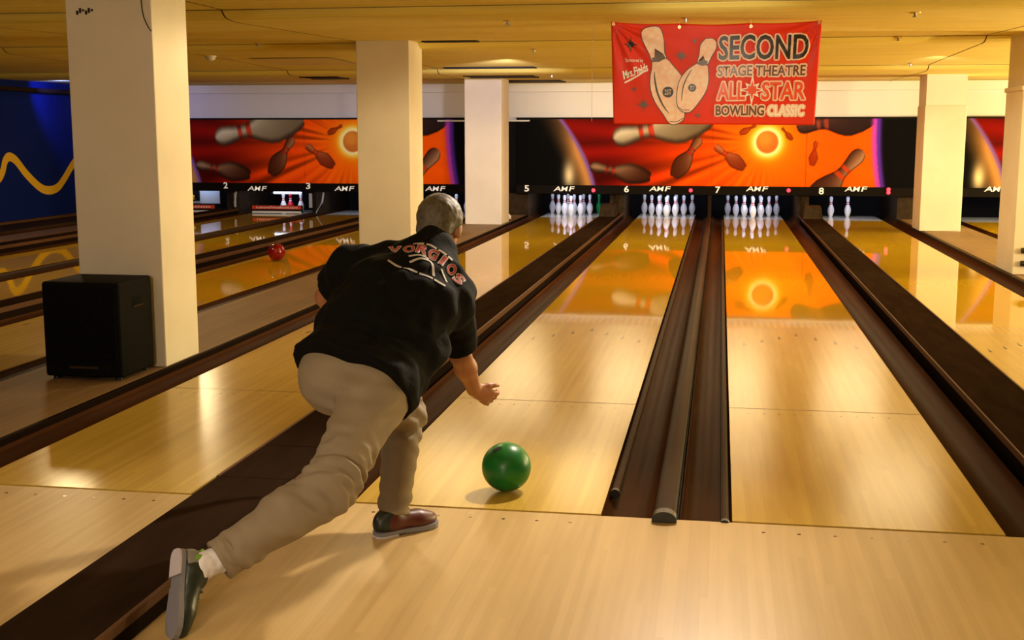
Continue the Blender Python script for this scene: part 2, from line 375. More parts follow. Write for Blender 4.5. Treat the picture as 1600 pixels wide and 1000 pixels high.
# narrow gap dividers with a round rail in the middle
def narrow(xc, label, l2, l3):
    t = thing('bumper_rail', label, 'bumper rail', (xc, 0, 0), 'bumper rails in the narrow gaps')
    pr = [(xc-.047, -.12), (xc-.047, .012)]+[(xc-.047*math.cos(math.pi*i/8), .012+.03*math.sin(math.pi*i/8)) for i in range(1, 8)]+[(xc+.047, .012), (xc+.047, -.12)]
    obj('rail_body', MB().extrude_y(pr, [0.005, 6, 12, 17.88]), 'rail', t, smooth=True)
    pr2 = [(xc-.05, .003)]+[(xc-.05*math.cos(math.pi*i/10), .013+.034*math.sin(math.pi*i/10)) for i in range(0, 11)]+[(xc+.05, .003)]
    obj('end_plug', MB().extrude_y(pr2, [-.058, 0.0]), 'rubber', t, smooth=True)
    obj('groove', MB().box(xc+.0505, xc+.052, .01, 17.88, -.1, .004), 'void', t)
for xa, xb, lb, s in ((LANE[6]+LW, LANE[7], 'central', 'between the green ball and the fireball lane'), (LANE[2]+LW, LANE[3], 'far left', 'between the lanes under the numbers 2 and 3')):
    narrow((xa+xb)/2-.005, f'{lb} round topped brown rail {s}', xa, xb)
for xc, y0, lb in ((LANE[6]+LW+.030, .38, 'thin black capped side rail on the green ball side of the central gutters'), (LANE[7]-.030, .02, 'thin brown side rail along the left edge of the fireball lane')):
    t = thing('side_rail', lb, 'bumper rail', (xc, y0, 0), 'thin side rails')
    obj('rail_tube', MB().tube([(xc, y0, -.012), (xc, 17.7, -.012)], .019, 10), 'rail', t, smooth=True)
    obj('end_cap', MB().tube([(xc, y0-.03, -.012), (xc, y0-.001, -.012)], .022, 12), 'rubber', t, smooth=True)
# wide plank covered gaps that carry the columns
def plank_gap(x0, x1, label, side):
    t = thing('plank_walkway', label, 'walkway', ((x0+x1)/2, 0, 0))
    obj('plank_top', MB().box(x0+.055, x1-.034, .01, 17.9, -.13, .03), 'capwood', t)
    obj('edge_rail', MB().box(x1-.032, x1, .005, 17.9, -.13, .030, bev=.006), 'capside', t)
    obj('edge_rail', MB().box(x0, x0+.053, .005, 17.9, -.13, .030, bev=.006), 'rail', t)
plank_gap(LANE[4]+LW+.235, LANE[5]-.235, 'worn plank strip with black edges under the loudspeaker and left columns', 'l')
plank_gap(LANE[8]+LW+.235, LANE[9]-.235, 'worn plank strip with black edges under the two right columns', 'r')
struct('floor_edge', MB().box(-10.4, LANE[1]-.234, .005, 17.9, -.13, .03), 'rail')
struct('floor_right', MB().box(LANE[9]+LW+.236, 9.8, .005, 17.9, -.13, .02), 'capwood')
# ball return track on the approach
t = thing('ball_return_track', 'low dark brown ball return box on the approach, left of the trailing foot', 'ball return', (-.43, -3.5, 0))
obj('top_panel', MB().box(-.60, -.268, -7.5, -.004, .075, .09, bev=.003, seg=1), 'capbrown', t)
obj('side_panel', MB().box(-.59, -.262, -7.5, -.004, 0.0, .0745), 'capside', t)
obj('edge_trim', MB().box(-.267, -.25, -7.5, -.004, .058, .094, bev=.003, seg=1), 'trimbrown', t)

# ------------------------------------------------------------------ columns
def column(x0, x1, y0, y1, zb, label, clad=None, bands=False):
    t = thing('column', label, 'column', ((x0+x1)/2, (y0+y1)/2, zb), 'square plastered columns')
    zt = ceil_z((y0+y1)/2)+.02
    if clad:
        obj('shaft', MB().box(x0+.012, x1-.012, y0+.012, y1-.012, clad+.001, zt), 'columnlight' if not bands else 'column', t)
        obj('cladding', MB().box(x0, x1, y0, y1, zb, clad, bev=.008), 'column', t)
        if bands: obj('collar', MB().box(x0-.018, x1+.018, y0-.018, y1+.018, clad-.03, clad+.02, bev=.01), 'column', t)
    else: obj('shaft', MB().box(x0, x1, y0, y1, zb, zt, bev=.008), 'column', t)
    return t
C1 = column(-2.645, -2.06, 2.60, 3.12, .03, 'wide cream column behind the black loudspeaker')
mb = MB()
for i in range(6): mb.box(-2.57+i*.02, -2.555+i*.02, 2.597, 2.6, 2.30+.01*((i*7) % 3), 2.325+.008*((i*5) % 3))
obj('paint_scar', mb, 'rail', C1)
obj('cable', MB().tube(spline([(-2.12, 2.594, 2.60), (-2.125, 2.594, 2.44), (-2.115, 2.594, 2.30), (-2.09, 2.594, 2.23), (-2.064, 2.594, 2.19)], 5), .003, 6), 'capbrown', C1)
C2 = column(-2.78, -2.135, 9.45, 10.1, .03, 'cream column behind the bowler, middle of the left row')
C3 = column(-2.72, -2.10, 15.45, 16.2, .03, 'pinkish white column at the far end, left of the number 5')
C4 = column(4.60, 5.22, 15.2, 15.95, .03, 'far column right of the number 8, with a whiter top', clad=1.97)
C5 = column(4.66, 5.28, 9.15, 9.95, .03, 'nearer right column with black rails, cut by the photo edge', clad=2.03, bands=True)
for z in (.295, .155):
    obj('guard_rail', MB().tube([(4.735, 9.118, z), (5.22, 9.118, z)], .030, 12), 'rubber', C5, smooth=True)

# ------------------------------------------------------------------ masks above the pin decks
AX0, AX1, AY0, AY1 = 808., 1430., 187., 289.
PROF = [(0, .066), (.05, .094), (.15, .13), (.3, .159), (.39, .152), (.48, .123), (.575, .082), (.625, .0655), (.667, .06), (.725, .0623), (.783, .07), (.84, .08), (.9, .085), (.95, .073), (.98, .05), (1, .0)]
def srgb(c): c = np.asarray(c, float)/255; return np.where(c <= .04045, c/12.92, ((c+.055)/1.055)**2.4)
def art(x, y):
    rng = np.random.RandomState(3)
    def sm(a, b, t): t = np.clip((t-a)/(b-a), 0, 1); return t*t*(3-2*t)
    def lay(col, c, a): a = np.clip(a, 0, 1)[..., None]; return col*(1-a)+np.array(c, float)*a
    cx, cy = 1203., 222.; dx = x-cx; dy = y-cy; r = np.hypot(dx, dy); th = np.arctan2(dy, dx)
    col = np.zeros(x.shape+(3,))+np.array((9, 8, 7.))
    rim = 880+.78*(y-192)-.0028*(y-192)**2; s = x-rim
    t = sm(930, 1190, x)
    base = np.stack([96+144*t, 10+66*t, 4+2*t], -1)
    lowt = sm(215, 285, y)*sm(960, 1100, x); base += lowt[..., None]*np.array((60, 26, 0))*(1-t[..., None]*.6)
    stk = np.zeros_like(x)
    for k in range(26):
        f = rng.uniform(9, 60); ph = rng.uniform(0, 6.28); stk += np.sin(f*th+ph+r*rng.uniform(-.02, .02))/(1+k*.12)
    base *= (1+.10*stk*(1-.75*sm(1150, 1230, x))*sm(20, 70, r))[..., None]
    base = np.where((x > 1203)[..., None], base*.3+np.array((248, 92, 4))*.7, base)
    col = np.where((s > 0)[..., None], base, col)
    tan = np.clip(1+s/42, 0, 1)**1.6*(s <= 2); col = lay(col, (186, 128, 66), tan*.9*sm(185, 250, y)+tan*.45)
    col = lay(col, (250, 225, 170), np.exp(-((x-893)/9)**2-((y-274)/20)**2)*.9*(s < -4))
    col = lay(col, (120, 84, 160), np.exp(-((s-3)/3.6)**2))
    col = lay(col, (255, 132, 6), np.exp(-(r/52)**2)*.9)
    col = lay(col, (255, 232, 60), np.exp(-((r-15)/12)**2)*1.0)
    col = lay(col, (255, 246, 190), np.exp(-((r-18)/5)**2)*.8)
    ball = sm(18, 15.5, r); col = lay(col, (226, 140, 48), ball)
    col = lay(col, (186, 92, 30), ball*sm(2, 16, np.hypot(dx+4, dy+5)-2)*.6)
    pr = np.array(PROF)
    def pin(h, b, c_lo, c_hi, c_band, soft=1.2, k=1.0, dark=(24, 12, 8)):
        nonlocal col
        h = np.array(h, float); b = np.array(b, float); ax = h-b; Ln = np.hypot(*ax); ax /= Ln; nx = np.array((-ax[1], ax[0]))
        a = ((x-b[0])*ax[0]+(y-b[1])*ax[1])/Ln; q = ((x-b[0])*nx[0]+(y-b[1])*nx[1])/Ln
        rad = np.interp(a, pr[:, 0], pr[:, 1])*k*1.12; rad = np.where((a < 0) | (a > 1), -.02, rad)
        d = (rad-np.abs(q))*Ln; m = sm(-soft*.6, soft*.7, d)
        mixv = np.clip(.55+q/np.maximum(rad, .02)*.5, 0, 1)*sm(-.05, .9, a)
        cc = np.array(c_lo, float)*(1-mixv[..., None])+np.array(c_hi, float)*mixv[..., None]
        band = sm(.035, .02, np.abs(a-.61))+sm(.03, .016, np.abs(a-.71)); cc = cc*(1-band[..., None]*.85)+np.array(c_band, float)*band[..., None]*.85
        edge = 1-sm(0, soft*2.2, d); cc = cc*(1-edge[..., None]*.7)+np.array(dark, float)*edge[..., None]*.7
        col = col*(1-m[..., None])+cc*m[..., None]
    pin((962, 217), (1118, 184), (110, 92, 66), (236, 222, 186), (190, 40, 20), 5, 1.05)
    pin((926, 260), (1023, 276), (58, 24, 12), (214, 176, 130), (190, 40, 20), 4, .92)
    pin((1100, 215), (1059, 276), (70, 28, 12), (176, 120, 76), (170, 30, 10), 1.6, 1.1)
    pin((1122, 228), (1170, 262), (120, 40, 14), (206, 120, 70), (190, 40, 10), 1.2, 1.05)
    pin((1224, 200), (1241, 219), (150, 50, 10), (190, 80, 20), (170, 40, 10), 1, 1)
    pin((1186, 196), (1160, 210), (150, 50, 10), (190, 80, 20), (170, 40, 10), 1, 1)
    pin((1277, 220), (1272, 258), (150, 44, 8), (196, 74, 16), (170, 40, 10), 1, 1)
    pin((1348, 234), (1262, 330), (60, 26, 16), (176, 130, 90), (200, 60, 20), 1.6, .95)
    pin((1246, 199), (1362, 186), (40, 26, 24), (96, 60, 50), (150, 60, 40), 2.5, 1.1)
    xp = 1364+.0012*np.maximum(y-200, 0)**2*.9
    col = np.where((x > xp+3)[..., None], np.array((10, 9, 10.)), col)
    col = lay(col, (190, 62, 190), np.exp(-((x-xp)/4.5)**2)); col = lay(col, (96, 50, 190), np.exp(-((x-xp-6)/4)**2)*.8)
    for sx in (1119, 1263): col = lay(col, (70, 18, 6), np.exp(-((x-sx)/.6)**2)*.45)
    return np.clip(col, 0, 255)
def art_material():
    m = bpy.data.materials.new('mask_print'); m.use_nodes = True; n = m.node_tree.nodes; L = m.node_tree.links
    a = n.new('ShaderNodeVertexColor'); a.layer_name = 'print'; b = n['Principled BSDF']; b.inputs['Roughness'].default_value = .6; b.inputs['Specular IOR Level'].default_value = .03
    L.new(a.outputs[0], b.inputs['Base Color']); L.new(a.outputs[0], b.inputs['Emission Color']); b.inputs['Emission Strength'].default_value = .14
    return m
M['art'] = art_material()
ZM0, ZM1 = .593, 1.803
def mask_unit(x0, x1, label, nx=440, ny=74, u1=1.0):
    t = thing('masking_unit', label, 'mural panel', (x0, 17.97, ZM0), 'mural panels above the pins')
    us = np.linspace(0, u1, nx); vs_ = np.linspace(0, 1, ny); U, V = np.meshgrid(us, vs_)
    X = x0+U*(x1-x0); Z = ZM0+V*(ZM1-ZM0)
    rgb = srgb(art(AX0+U*(AX1-AX0), AY1-V*(AY1-AY0)))
    verts = np.stack([X, np.full_like(X, 17.945), Z], -1).reshape(-1, 3)
    idx = np.arange(nx*ny).reshape(ny, nx)
    q = np.stack([idx[:-1, :-1], idx[:-1, 1:], idx[1:, 1:], idx[1:, :-1]], -1).reshape(-1, 4)
    me = bpy.data.meshes.new('art_panel'); me.from_pydata(verts.tolist(), [], q.tolist()); me.materials.append(M['art'])
    ca = me.color_attributes.new('print', 'FLOAT_COLOR', 'POINT')
    ca.data.foreach_set('color', np.concatenate([rgb.reshape(-1, 3), np.ones((nx*ny, 1))], 1).astype(np.float32).ravel())
    o = bpy.data.objects.new('art_panel', me); C.objects.link(o); o.parent = t; o.matrix_parent_inverse = Matrix.Translation(-Vector(t.location))
    xe = x0+u1*(x1-x0)
    obj('backing_board', MB().box(x0, xe, 17.947, 17.99, ZM0-.002, ZM1), 'blacktrim', t)
    obj('top_edge', MB().box(x0-.005, xe+.005, 17.93, 17.99, ZM1+.001, ZM1+.03), 'blacktrim', t)
    return t
mask_unit(-9.96, -2.80, 'fireball and flying pins mural panel at left, behind the cream columns')
mask_unit(-2.25, 4.95, 'fireball and flying pins mural panel in the middle, partly covered by the red banner')
mask_unit(5.0, 12.2, 'dark planet mural panel at far right between the two right columns', nx=200, u1=.66)
mb = MB().box(-2.795, -2.26, 17.97, 18.02, .44, 1.77)
tag(obj('filler_panel', mb, 'blacktrim'), 'narrow black filler panel between the murals, behind the pinkish white column', 'panel')
tag(obj('metal_strip', MB().box(-3.75, -2.0, 17.90, 17.925, 1.76, 1.785), 'plastic'), 'pale metal strip along the wall foot behind the pinkish white column', 'strip')
# number beam
YB = 17.86
def logo(mb, xc, zc, wd):
    h = .088; x0 = xc-wd/2
    for ch, a0, a1 in (('A', 0, .36), ('M', .36, .68), ('F', .72, 1)):
        v, f = text_box(ch, x0+wd*a0, zc-h/2, x0+wd*a1, zc+h/2, offset=.012, shear=.16)
        mb.add([(a, YB-.003, b) for a, b in v], f)
def beam(x0, x1, label, nums, logos, lamps):
    t = thing('number_beam', label, 'lane sign', ((x0+x1)/2, YB, .5), 'black beams with lane numbers')
    obj('beam_board', MB().box(x0, x1, YB, YB+.08, .435, .59, bev=.004, seg=1), 'beam', t)
    for nstr, x, z in nums:
        v, f = text_box(nstr, x-.042 if nstr != '1' else x-.02, z-.058, x+.042, z+.058, offset=.022)
        obj('lane_number', MB().add([(a, YB-.003, b) for a, b in v], f), 'signwhite', t)
    for x, z in logos:
        mb = MB(); logo(mb, x, z, .40); obj('maker_logo', mb, 'signwhite', t)
    for x, z in lamps:
        bm = MB(); bm.lathe([(.034*math.sin(math.pi*i/10)+.0005, -.034*math.cos(math.pi*i/10)) for i in range(11)], (x, YB-.036, z), 14)
        obj('indicator_lamp', bm, 'red_lamp', t, smooth=True)
beam(-10.395, -3.0, 'left black beam with the numbers 2 and 3 under the mural', [('2', -7.96, .545), ('3', -6.29, .545), ('4', -4.5, .535)],
     [(-9.1, .475), (-7.32, .49), (-5.57, .50), (-3.79, .512)], [])
beam(-2.25, 4.95, 'middle black beam with the numbers 5 to 8 under the mural', [('5', -2.045, .53), ('6', -.19, .53), ('7', 1.465, .53), ('8', 3.295, .522)],
     [(-1.345, .527), (.42, .54), (2.165, .552), (3.895, .562)], [(-.797, .505), (.979, .517), (2.72, .530), (4.45, .56), (4.45, .505)])
beam(5.0, 9.79, 'right black beam cut by the nearer right column', [('9', 5.55, .52)], [(6.27, .578), (8.2, .57)], [])
# pit walls between the lanes
def kick(x0, x1, label, pale=False):
    t = thing('pit_divider', label, 'pit divider', ((x0+x1)/2, 17.95, -.15), 'dark dividers between the pin decks')
    obj('divider_panel', MB().box(x0, x1, 17.95, 20.2, -.15, .434), 'kick', t)
    obj('front_post', MB().box((x0+x1)/2-.03, (x0+x1)/2+.03, 17.90, 17.945, -.09, .433, bev=.004, seg=1), 'capbrown', t)
    if pale:
        obj('brace', MB().tube([(x0+.03, 17.93, .02), (x0+.17, 17.92, .24), (x0+.2, 17.92, .42)], .018, 8), 'sweepblue', t, smooth=True)
        obj('brace_plate', MB().box(x1-.12, x1-.05, 17.925, 17.948, .12, .40, bev=.004, seg=1), 'sweepblue', t)
gaps = [(LANE[1]+LW+.24, LANE[2]-.24, 'left of the number 2'), (LANE[2]+LW+.24, LANE[3]-.24, 'under the number 3'), (LANE[3]+LW+.24, LANE[4]-.24, 'behind the middle left column'),
        (LANE[4]+LW+.24, LANE[5]-.24, 'behind the pinkish white column'), (LANE[5]+LW+.24, -.24, 'under the number 6'), (LW+.24, LANE[7]-.24, 'under the number 7'),
        (LANE[7]+LW+.24, LANE[8]-.24, 'under the number 8'), (LANE[8]+LW+.24, LANE[9]-.24, 'left of and behind the far right column')]
for i, (a, b, s) in enumerate(gaps): kick(a, b, f'dark brown pit divider {s}', i < 3)
for xa, xb, s in ((LANE[5]+LW+.15, -.30, 'between the numbers 5 and 6'), (2.642+.28, LANE[8]-.08, 'between the numbers 7 and 8')):
    mb = MB(); mb.add([(xa, 16.75, .0945), (xb, 16.75, .0945), (xb, 17.3, .0945), (xa, 17.3, .0945), (xa+.03, 16.85, .30), (xb-.03, 16.85, .30), (xb-.03, 17.3, .30), (xa+.03, 17.3, .30)],
                     [(0, 1, 5, 4), (1, 2, 6, 5), (2, 3, 7, 6), (3, 0, 4, 7), (4, 5, 6, 7), (0, 3, 2, 1)])
    tag(obj('end_box', mb, 'kick'), f'small brown tapered box ending the cap {s}', 'box', 'end boxes on the caps')
tag(obj('pit_curtain', MB().box(-10.39, 9.79, 20.3, 20.36, -.15, 1.6), 'void'), 'long black pit curtain behind the pins', 'curtain')
for k, x in LANE.items():
    p = {5: 7.5, 6: 8, 7: 8, 8: 6.5}.get(k, 4.5)
    light('pin_light', 'AREA', (x+LW/2, 18.02, .66), (x+LW/2, 18.75, .05), p, (.62, .68, 1.0), .95, .06)

# ------------------------------------------------------------------ bowling pins
inch = .0254
PP = [(0, 1.015), (.75, 1.414), (2.25, 1.953), (3.375, 2.255), (4.5, 2.383), (5.875, 2.28), (7.25, 1.85), (8.625, 1.236), (9.375, .982), (10, .90), (10.875, .935), (11.75, 1.047), (12.625, 1.203), (13.5, 1.274), (14.1, 1.17), (14.6, .86), (14.9, .45), (15, .05)]
pz = np.array([q[0] for q in PP]); prr = np.array([q[1] for q in PP])
fine = spline(PP, 3)
body_mb = MB().lathe([(max(b, .01)*inch, a*inch) for a, b in fine], n=20)
def ring_mb(z0, z1):
    o = MB(); pr_ = []
    for i in range(5):
        z = z0+(z1-z0)*i/4; pr_.append(((np.interp(z, [f[0] for f in fine], [f[1] for f in fine])+.03)*inch, z*inch))
    n = 20; vs = []; fs = []
    for r, z in pr_:
        for k in range(n): a = 2*math.pi*k/n; vs.append((r*math.cos(a), r*math.sin(a), z))
    for i in range(4):
        for k in range(n): j = (k+1) % n; fs.append((i*n+k, i*n+j, (i+1)*n+j, (i+1)*n+k))
    return o.add(vs, fs)
proto = {}
def pin_proto(kind):
    t = thing('bowling_pin', '', 'bowling pin', (0, 0, -5), 'bowling pins')
    obj('pin_body', body_mb, {'w': 'pin', 'g': 'pingreen', 'r': 'pinred'}[kind], t, 'all', loc=(0, 0, 0))
    for z0, z1 in ((9.0, 9.55), (10.3, 10.85)): obj('neck_band', ring_mb(z0, z1), {'w': 'pinred', 'g': 'pingreen', 'r': 'pin'}[kind], t, 'all', loc=(0, 0, 0))
    return t
used = set()
def place_pin(kind, loc, label):
    if kind not in proto: proto[kind] = pin_proto(kind)
    r = proto[kind]
    if kind in used:
        o = r.copy(); C.objects.link(o)
        for ch in list(r.children): c = ch.copy(); C.objects.link(c); c.parent = o
        r = o
    used.add(kind); r.location = loc; r['label'] = label; return r
S = .3048; RH = .866*S
ROWS = [(0, 0, 'front pin'), (-.5, 1, 'second row left pin'), (.5, 1, 'second row right pin'), (-1, 2, 'third row left pin'), (0, 2, 'third row middle pin'), (1, 2, 'third row right pin'),
        (-1.5, 3, 'back row far left pin'), (-.5, 3, 'back row middle left pin'), (.5, 3, 'back row middle right pin'), (1.5, 3, 'back row far right pin')]
for k in (5, 6, 7):
    for a, r_, nm in ROWS:
        g = (k == 5 and a == 1.5)
        place_pin('g' if g else 'w', (LANE[k]+LW/2+a*S, 18.288+r_*RH, 0), ('green bowling pin at the right rear of the rack, left of the number 6' if g else f'white red-banded {nm} of the rack between the numbers {k} and {k+1}'))
for a, nm in ((-1, 'left'), (0, 'right')): place_pin('w', (LANE[8]+LW/2+a*S, 18.288+2*RH, 0), f'white red-banded pin, {nm} one of the two standing right of the number 8')
for a, r_, nm in ((.5, 1, 'left'), (1.0, 2, 'middle'), (1.5, 3, 'right')): place_pin('w', (LANE[4]+LW/2+a*S, 18.288+r_*RH, 0), f"white pin just above the bowler's head, {nm} of three there")
# lanes 2 and 3: lowered sweep boards, pins hanging behind
def sweep(k, label, txt, light_panel):
    x = LANE[k]; t = thing('sweep_board', label, 'sweep board', (x+LW/2, 17.98, 0), 'lowered sweep boards')
    obj('board', MB().box(x+.01, x+LW-.01, 17.96, 17.99, .01, .16, bev=.003, seg=1), 'blacktrim', t)
    obj('orange_strip', MB().box(x+.03, x+LW-.03, 17.952, 17.958, .085, .155), 'sweepred', t)
    v, f = text_box(txt, *( (x+.12, .10, x+LW-.10, .143) if k == 2 else (x+.42, .10, x+LW-.12, .143)), offset=.01)
    obj('lettering', MB().add([(a, 17.950, b) for a, b in v], f), 'bannerwhite', t)
    obj('lower_lip', MB().box(x+.03, x+LW-.03, 17.945, 17.958, .012, .05), 'plastic', t)
    if light_panel:
        obj('pale_panel', MB().box(x+.02, x+LW-.02, 18.2, 18.23, .17, .43), 'sweepblue', t)
        obj('number_plate', MB().box(x+.18, x+.62, 18.17, 18.198, .22, .42), 'blacktrim', t)
        v, f = text_box('-2', x+.36, .25, x+.54, .34, offset=.01); obj('plate_number', MB().add([(a, 18.167, b) for a, b in v], f), 'yellow', t)
    else:
        obj('light_tube', MB().tube([(x+.45, 18.02, .40), (x+LW-.04, 18.02, .40)], .02, 8), 'lighttube', t, smooth=True)
        obj('pin_shelf', MB().box(x+.4, x+LW-.02, 18.0, 18.03, .385, .395), 'steel', t)
sweep(2, 'lowered sweep board with an orange web address left of the number 3', 'LeisureTimeBowl.com', False)
sweep(1, 'lowered sweep board with a pale panel and black number plate left of the number 2', 'vation', True)
for a, kd, nm in ((.50, 'w', 'white bowling pin behind the orange web address, left of the red pin'), (.645, 'r', 'red bowling pin behind the orange web address'), (.86, 'w', 'white bowling pin behind the orange web address, right of the red pin')):
    place_pin(kd, (LANE[2]+a, 18.42, 0.0), nm)
# crumpled cloth at the far column
rs = np.random.RandomState(5); mb = MB(); vs = []; fs = []; nu, nv = 14, 8
for i in range(nv):
    for j in range(nu):
        a = 2*math.pi*j/nu; b = math.pi/2*i/(nv-1); q = 1+.28*math.sin(3*a+2*b)+rs.uniform(-.12, .12)
        vs.append((-1.985+.115*q*math.cos(a)*math.cos(b), 16.35+.1*q*math.sin(a)*math.cos(b), .032+.12*math.sin(b)*(1+.3*math.sin(2*a))))
for i in range(nv-1):
    for j in range(nu): fs.append((i*nu+j, i*nu+(j+1) % nu, (i+1)*nu+(j+1) % nu, (i+1)*nu+j))
fs.append(tuple(range(nu))[::-1])
mb.add([(v[0]-.24, v[1]+.02, v[2]+.022) for v in vs], fs)
tag(obj('cloth', mb, 'cloth', smooth='all'), 'crumpled pinkish white cloth at the foot of the pinkish white column', 'cloth')

# ------------------------------------------------------------------ banner
BY, BX0, BX1, BZ0, BZ1 = 6.5, .497, 2.352, 1.635, 2.545
def bsurf(X, Y, off=0.0):
    """X, Y in the banner's own 0..1 space (Y down)"""
    sag = .020*math.sin(math.pi*X)*(1-Y) + .010*abs(math.sin(3*math.pi*X))*(1-Y)
    pinch = .030*Y*(1-2*X)*(1 if X < .5 else 1)*.9
    x = BX0+(BX1-BX0)*X+pinch*1.2
    z = BZ1-(BZ1-BZ0)*Y-sag-.012*X
    d1 = X*1.855; dd = Y*.91
    y = BY + .018*math.sin(2.2*math.pi*X+1.0)*Y + .010*math.sin(9*(X-Y*.5))*math.exp(-3*min(X, 1-X)) + .012*math.sin(5*Y+3*X)
    ang = math.atan2(dd, d1+1e-6); y += .010*math.sin(16*ang)*math.exp(-(math.hypot(d1, dd)/.5)**2)
    ang = math.atan2(dd, 1.856-d1); y += .010*math.sin(16*ang)*math.exp(-(math.hypot(1.855-d1, dd)/.45)**2)
    return (x, y-off, z)
bt = thing('banner', 'red bowling event banner with two printed pins, hanging from the ceiling', 'banner', ((BX0+BX1)/2, BY, BZ0))
mb = MB(); nx, ny = 110, 56
vs = [bsurf(i/nx, j/ny) for j in range(ny+1) for i in range(nx+1)] + [bsurf(i/nx, j/ny, -.003) for j in range(ny+1) for i in range(nx+1)]
o_ = (nx+1)*(ny+1); fs = []
for j in range(ny):
    for i in range(nx):
        a = j*(nx+1)+i; fs.append((a, a+1, a+nx+2, a+nx+1)); fs.append((o_+a, o_+a+nx+1, o_+a+nx+2, o_+a+1))
bd = [i for i in range(nx+1)]+[j*(nx+1)+nx for j in range(1, ny+1)]+[ny*(nx+1)+i for i in range(nx-1, -1, -1)]+[j*(nx+1) for j in range(ny-1, 0, -1)]
for a, b in zip(bd, bd[1:]+bd[:1]): fs.append((a, o_+a, o_+b, b))
mb.add(vs, fs, 0)
PX, PY, PW, PH = 138., 130., 1319., 655.
def bput(v2, f2, mi, off):
    """print a 2-d shape (photo-crop units) on the cloth, subdividing long faces so that it follows the folds"""
    bm = bmesh.new(); vv = [bm.verts.new((x, y, 0)) for x, y in v2]
    for f in f2:
        try: bm.faces.new([vv[i] for i in f])
        except ValueError: pass
    bmesh.ops.triangulate(bm, faces=bm.faces[:])
    for _ in range(7):
        lg = [e for e in bm.edges if e.calc_length() > 22]
        if not lg: break
        bmesh.ops.subdivide_edges(bm, edges=lg, cuts=1); bmesh.ops.triangulate(bm, faces=[f for f in bm.faces if len(f.verts) > 3])
    bm.verts.index_update()
    mb.add([bsurf((q.co.x-PX)/PW, (q.co.y-PY)/PH, off) for q in bm.verts], [[q.index for q in f.verts] for f in bm.faces], mi); bm.free()
def poly(pts, mi, off): bput(pts, [tuple(range(len(pts)))], mi, off)
def grow(pts, d):
    n = len(pts); out = []
    ar = sum(pts[i][0]*pts[(i+1) % n][1]-pts[(i+1) % n][0]*pts[i][1] for i in range(n))
    sg = 1 if ar > 0 else -1
    for i in range(n):
        a = np.array(pts[i-1]); b = np.array(pts[(i+1) % n]); t_ = b-a; t_ = t_/(np.linalg.norm(t_)+1e-9)
        out.append((pts[i][0]+sg*t_[1]*d, pts[i][1]-sg*t_[0]*d))
    return out
def closed(P, k=4): return spline(list(P)+[P[0]], k)[:-1]
def fan(pts, mi, off):
    c = np.mean(pts, 0); n = len(pts); bput(list(pts)+[tuple(c)], [(i, (i+1) % n, n) for i in range(n)], mi, off)
pinbig_head = closed([(395, 147), (440, 150), (466, 195), (475, 260), (478, 320), (488, 352), (430, 378), (400, 372), (385, 330), (350, 260), (332, 205), (345, 165)])
pinbig_body = closed([(400, 372), (440, 378), (488, 354), (540, 410), (595, 480), (625, 570), (622, 650), (612, 700), (606, 750), (560, 782), (515, 778), (470, 715), (420, 640), (392, 560), (388, 480), (398, 420)])
sm_head = closed([(740, 226), (780, 222), (806, 245), (805, 290), (780, 335), (752, 392), (715, 392), (692, 384), (705, 320), (710, 265)])
sm_body = closed([(692, 384), (720, 396), (752, 394), (760, 440), (760, 520), (735, 590), (680, 670), (640, 705), (595, 697), (568, 665), (562, 590), (580, 500), (620, 440), (660, 405)])
EPS = .005
for P in (pinbig_head, pinbig_body): fan(grow(P, 5), 2, EPS); fan(P, 1, EPS*1.6)
for P in (sm_head, sm_body): fan(grow(P, 5), 2, EPS*2.2); fan(P, 1, EPS*2.8)
poly([(402, 378), (398, 352), (416, 344), (416, 288), (446, 335), (470, 322), (488, 354), (445, 374)], 4, EPS*2.0)
poly([(690, 388), (700, 366), (715, 366), (728, 332), (740, 364), (756, 368), (752, 396), (720, 400)], 4, EPS*3.2)
v, f = ribbon(spline([(414, 440), (418, 500), (435, 580), (470, 660), (508, 712)], 4), [3+9*math.sin(math.pi*min(1, i/16)) for i in range(17)]); bput(v, f, 2, EPS*2)
v, f = ribbon(spline([(655, 425), (620, 490), (600, 550), (592, 630)], 4), [3+5*math.sin(math.pi*min(1, i/12)) for i in range(13)]); bput(v, f, 2, EPS*3.2)
for P, e in (([(512, 766), (560, 768), (606, 744)], 2), ([(572, 672), (600, 690), (645, 690)], 3.2)):
    v, f = ribbon(spline(P, 4), 4); bput(v, f, 2, EPS*e)
for cx, cy, r, e in ((503, 574, 36, 2), (660, 545, 26, 3.2)):
    fan([(cx+r*math.cos(a*math.pi/12), cy+r*math.sin(a*math.pi/12)) for a in range(24)], 2, EPS*e)
    v, f = text_box('2ST', cx-r*.62, cy-r*.5, cx+r*.62, cy+r*.5, offset=.0); v = [(a, 2*cy-b) for a, b in v]; bput(v, f, 1, EPS*(e+.6))
def star(cx, cy, r, mi, off, n=8, inner=.30):
    P = []
    for i in range(2*n):
        a = math.pi*i/n+math.pi/2; q = r*(1 if i % 4 == 0 else .62) if i % 2 == 0 else r*inner; P.append((cx+q*math.cos(a), cy+q*math.sin(a)))
    fan(P, mi, off)
for cx, cy, r, mi in ((262, 266, 52, 2), (587, 338, 54, 4), (670, 238, 26, 5), (280, 556, 26, 5), (342, 656, 56, 4), (700, 726, 28, 5)): star(cx, cy, r, mi, EPS)
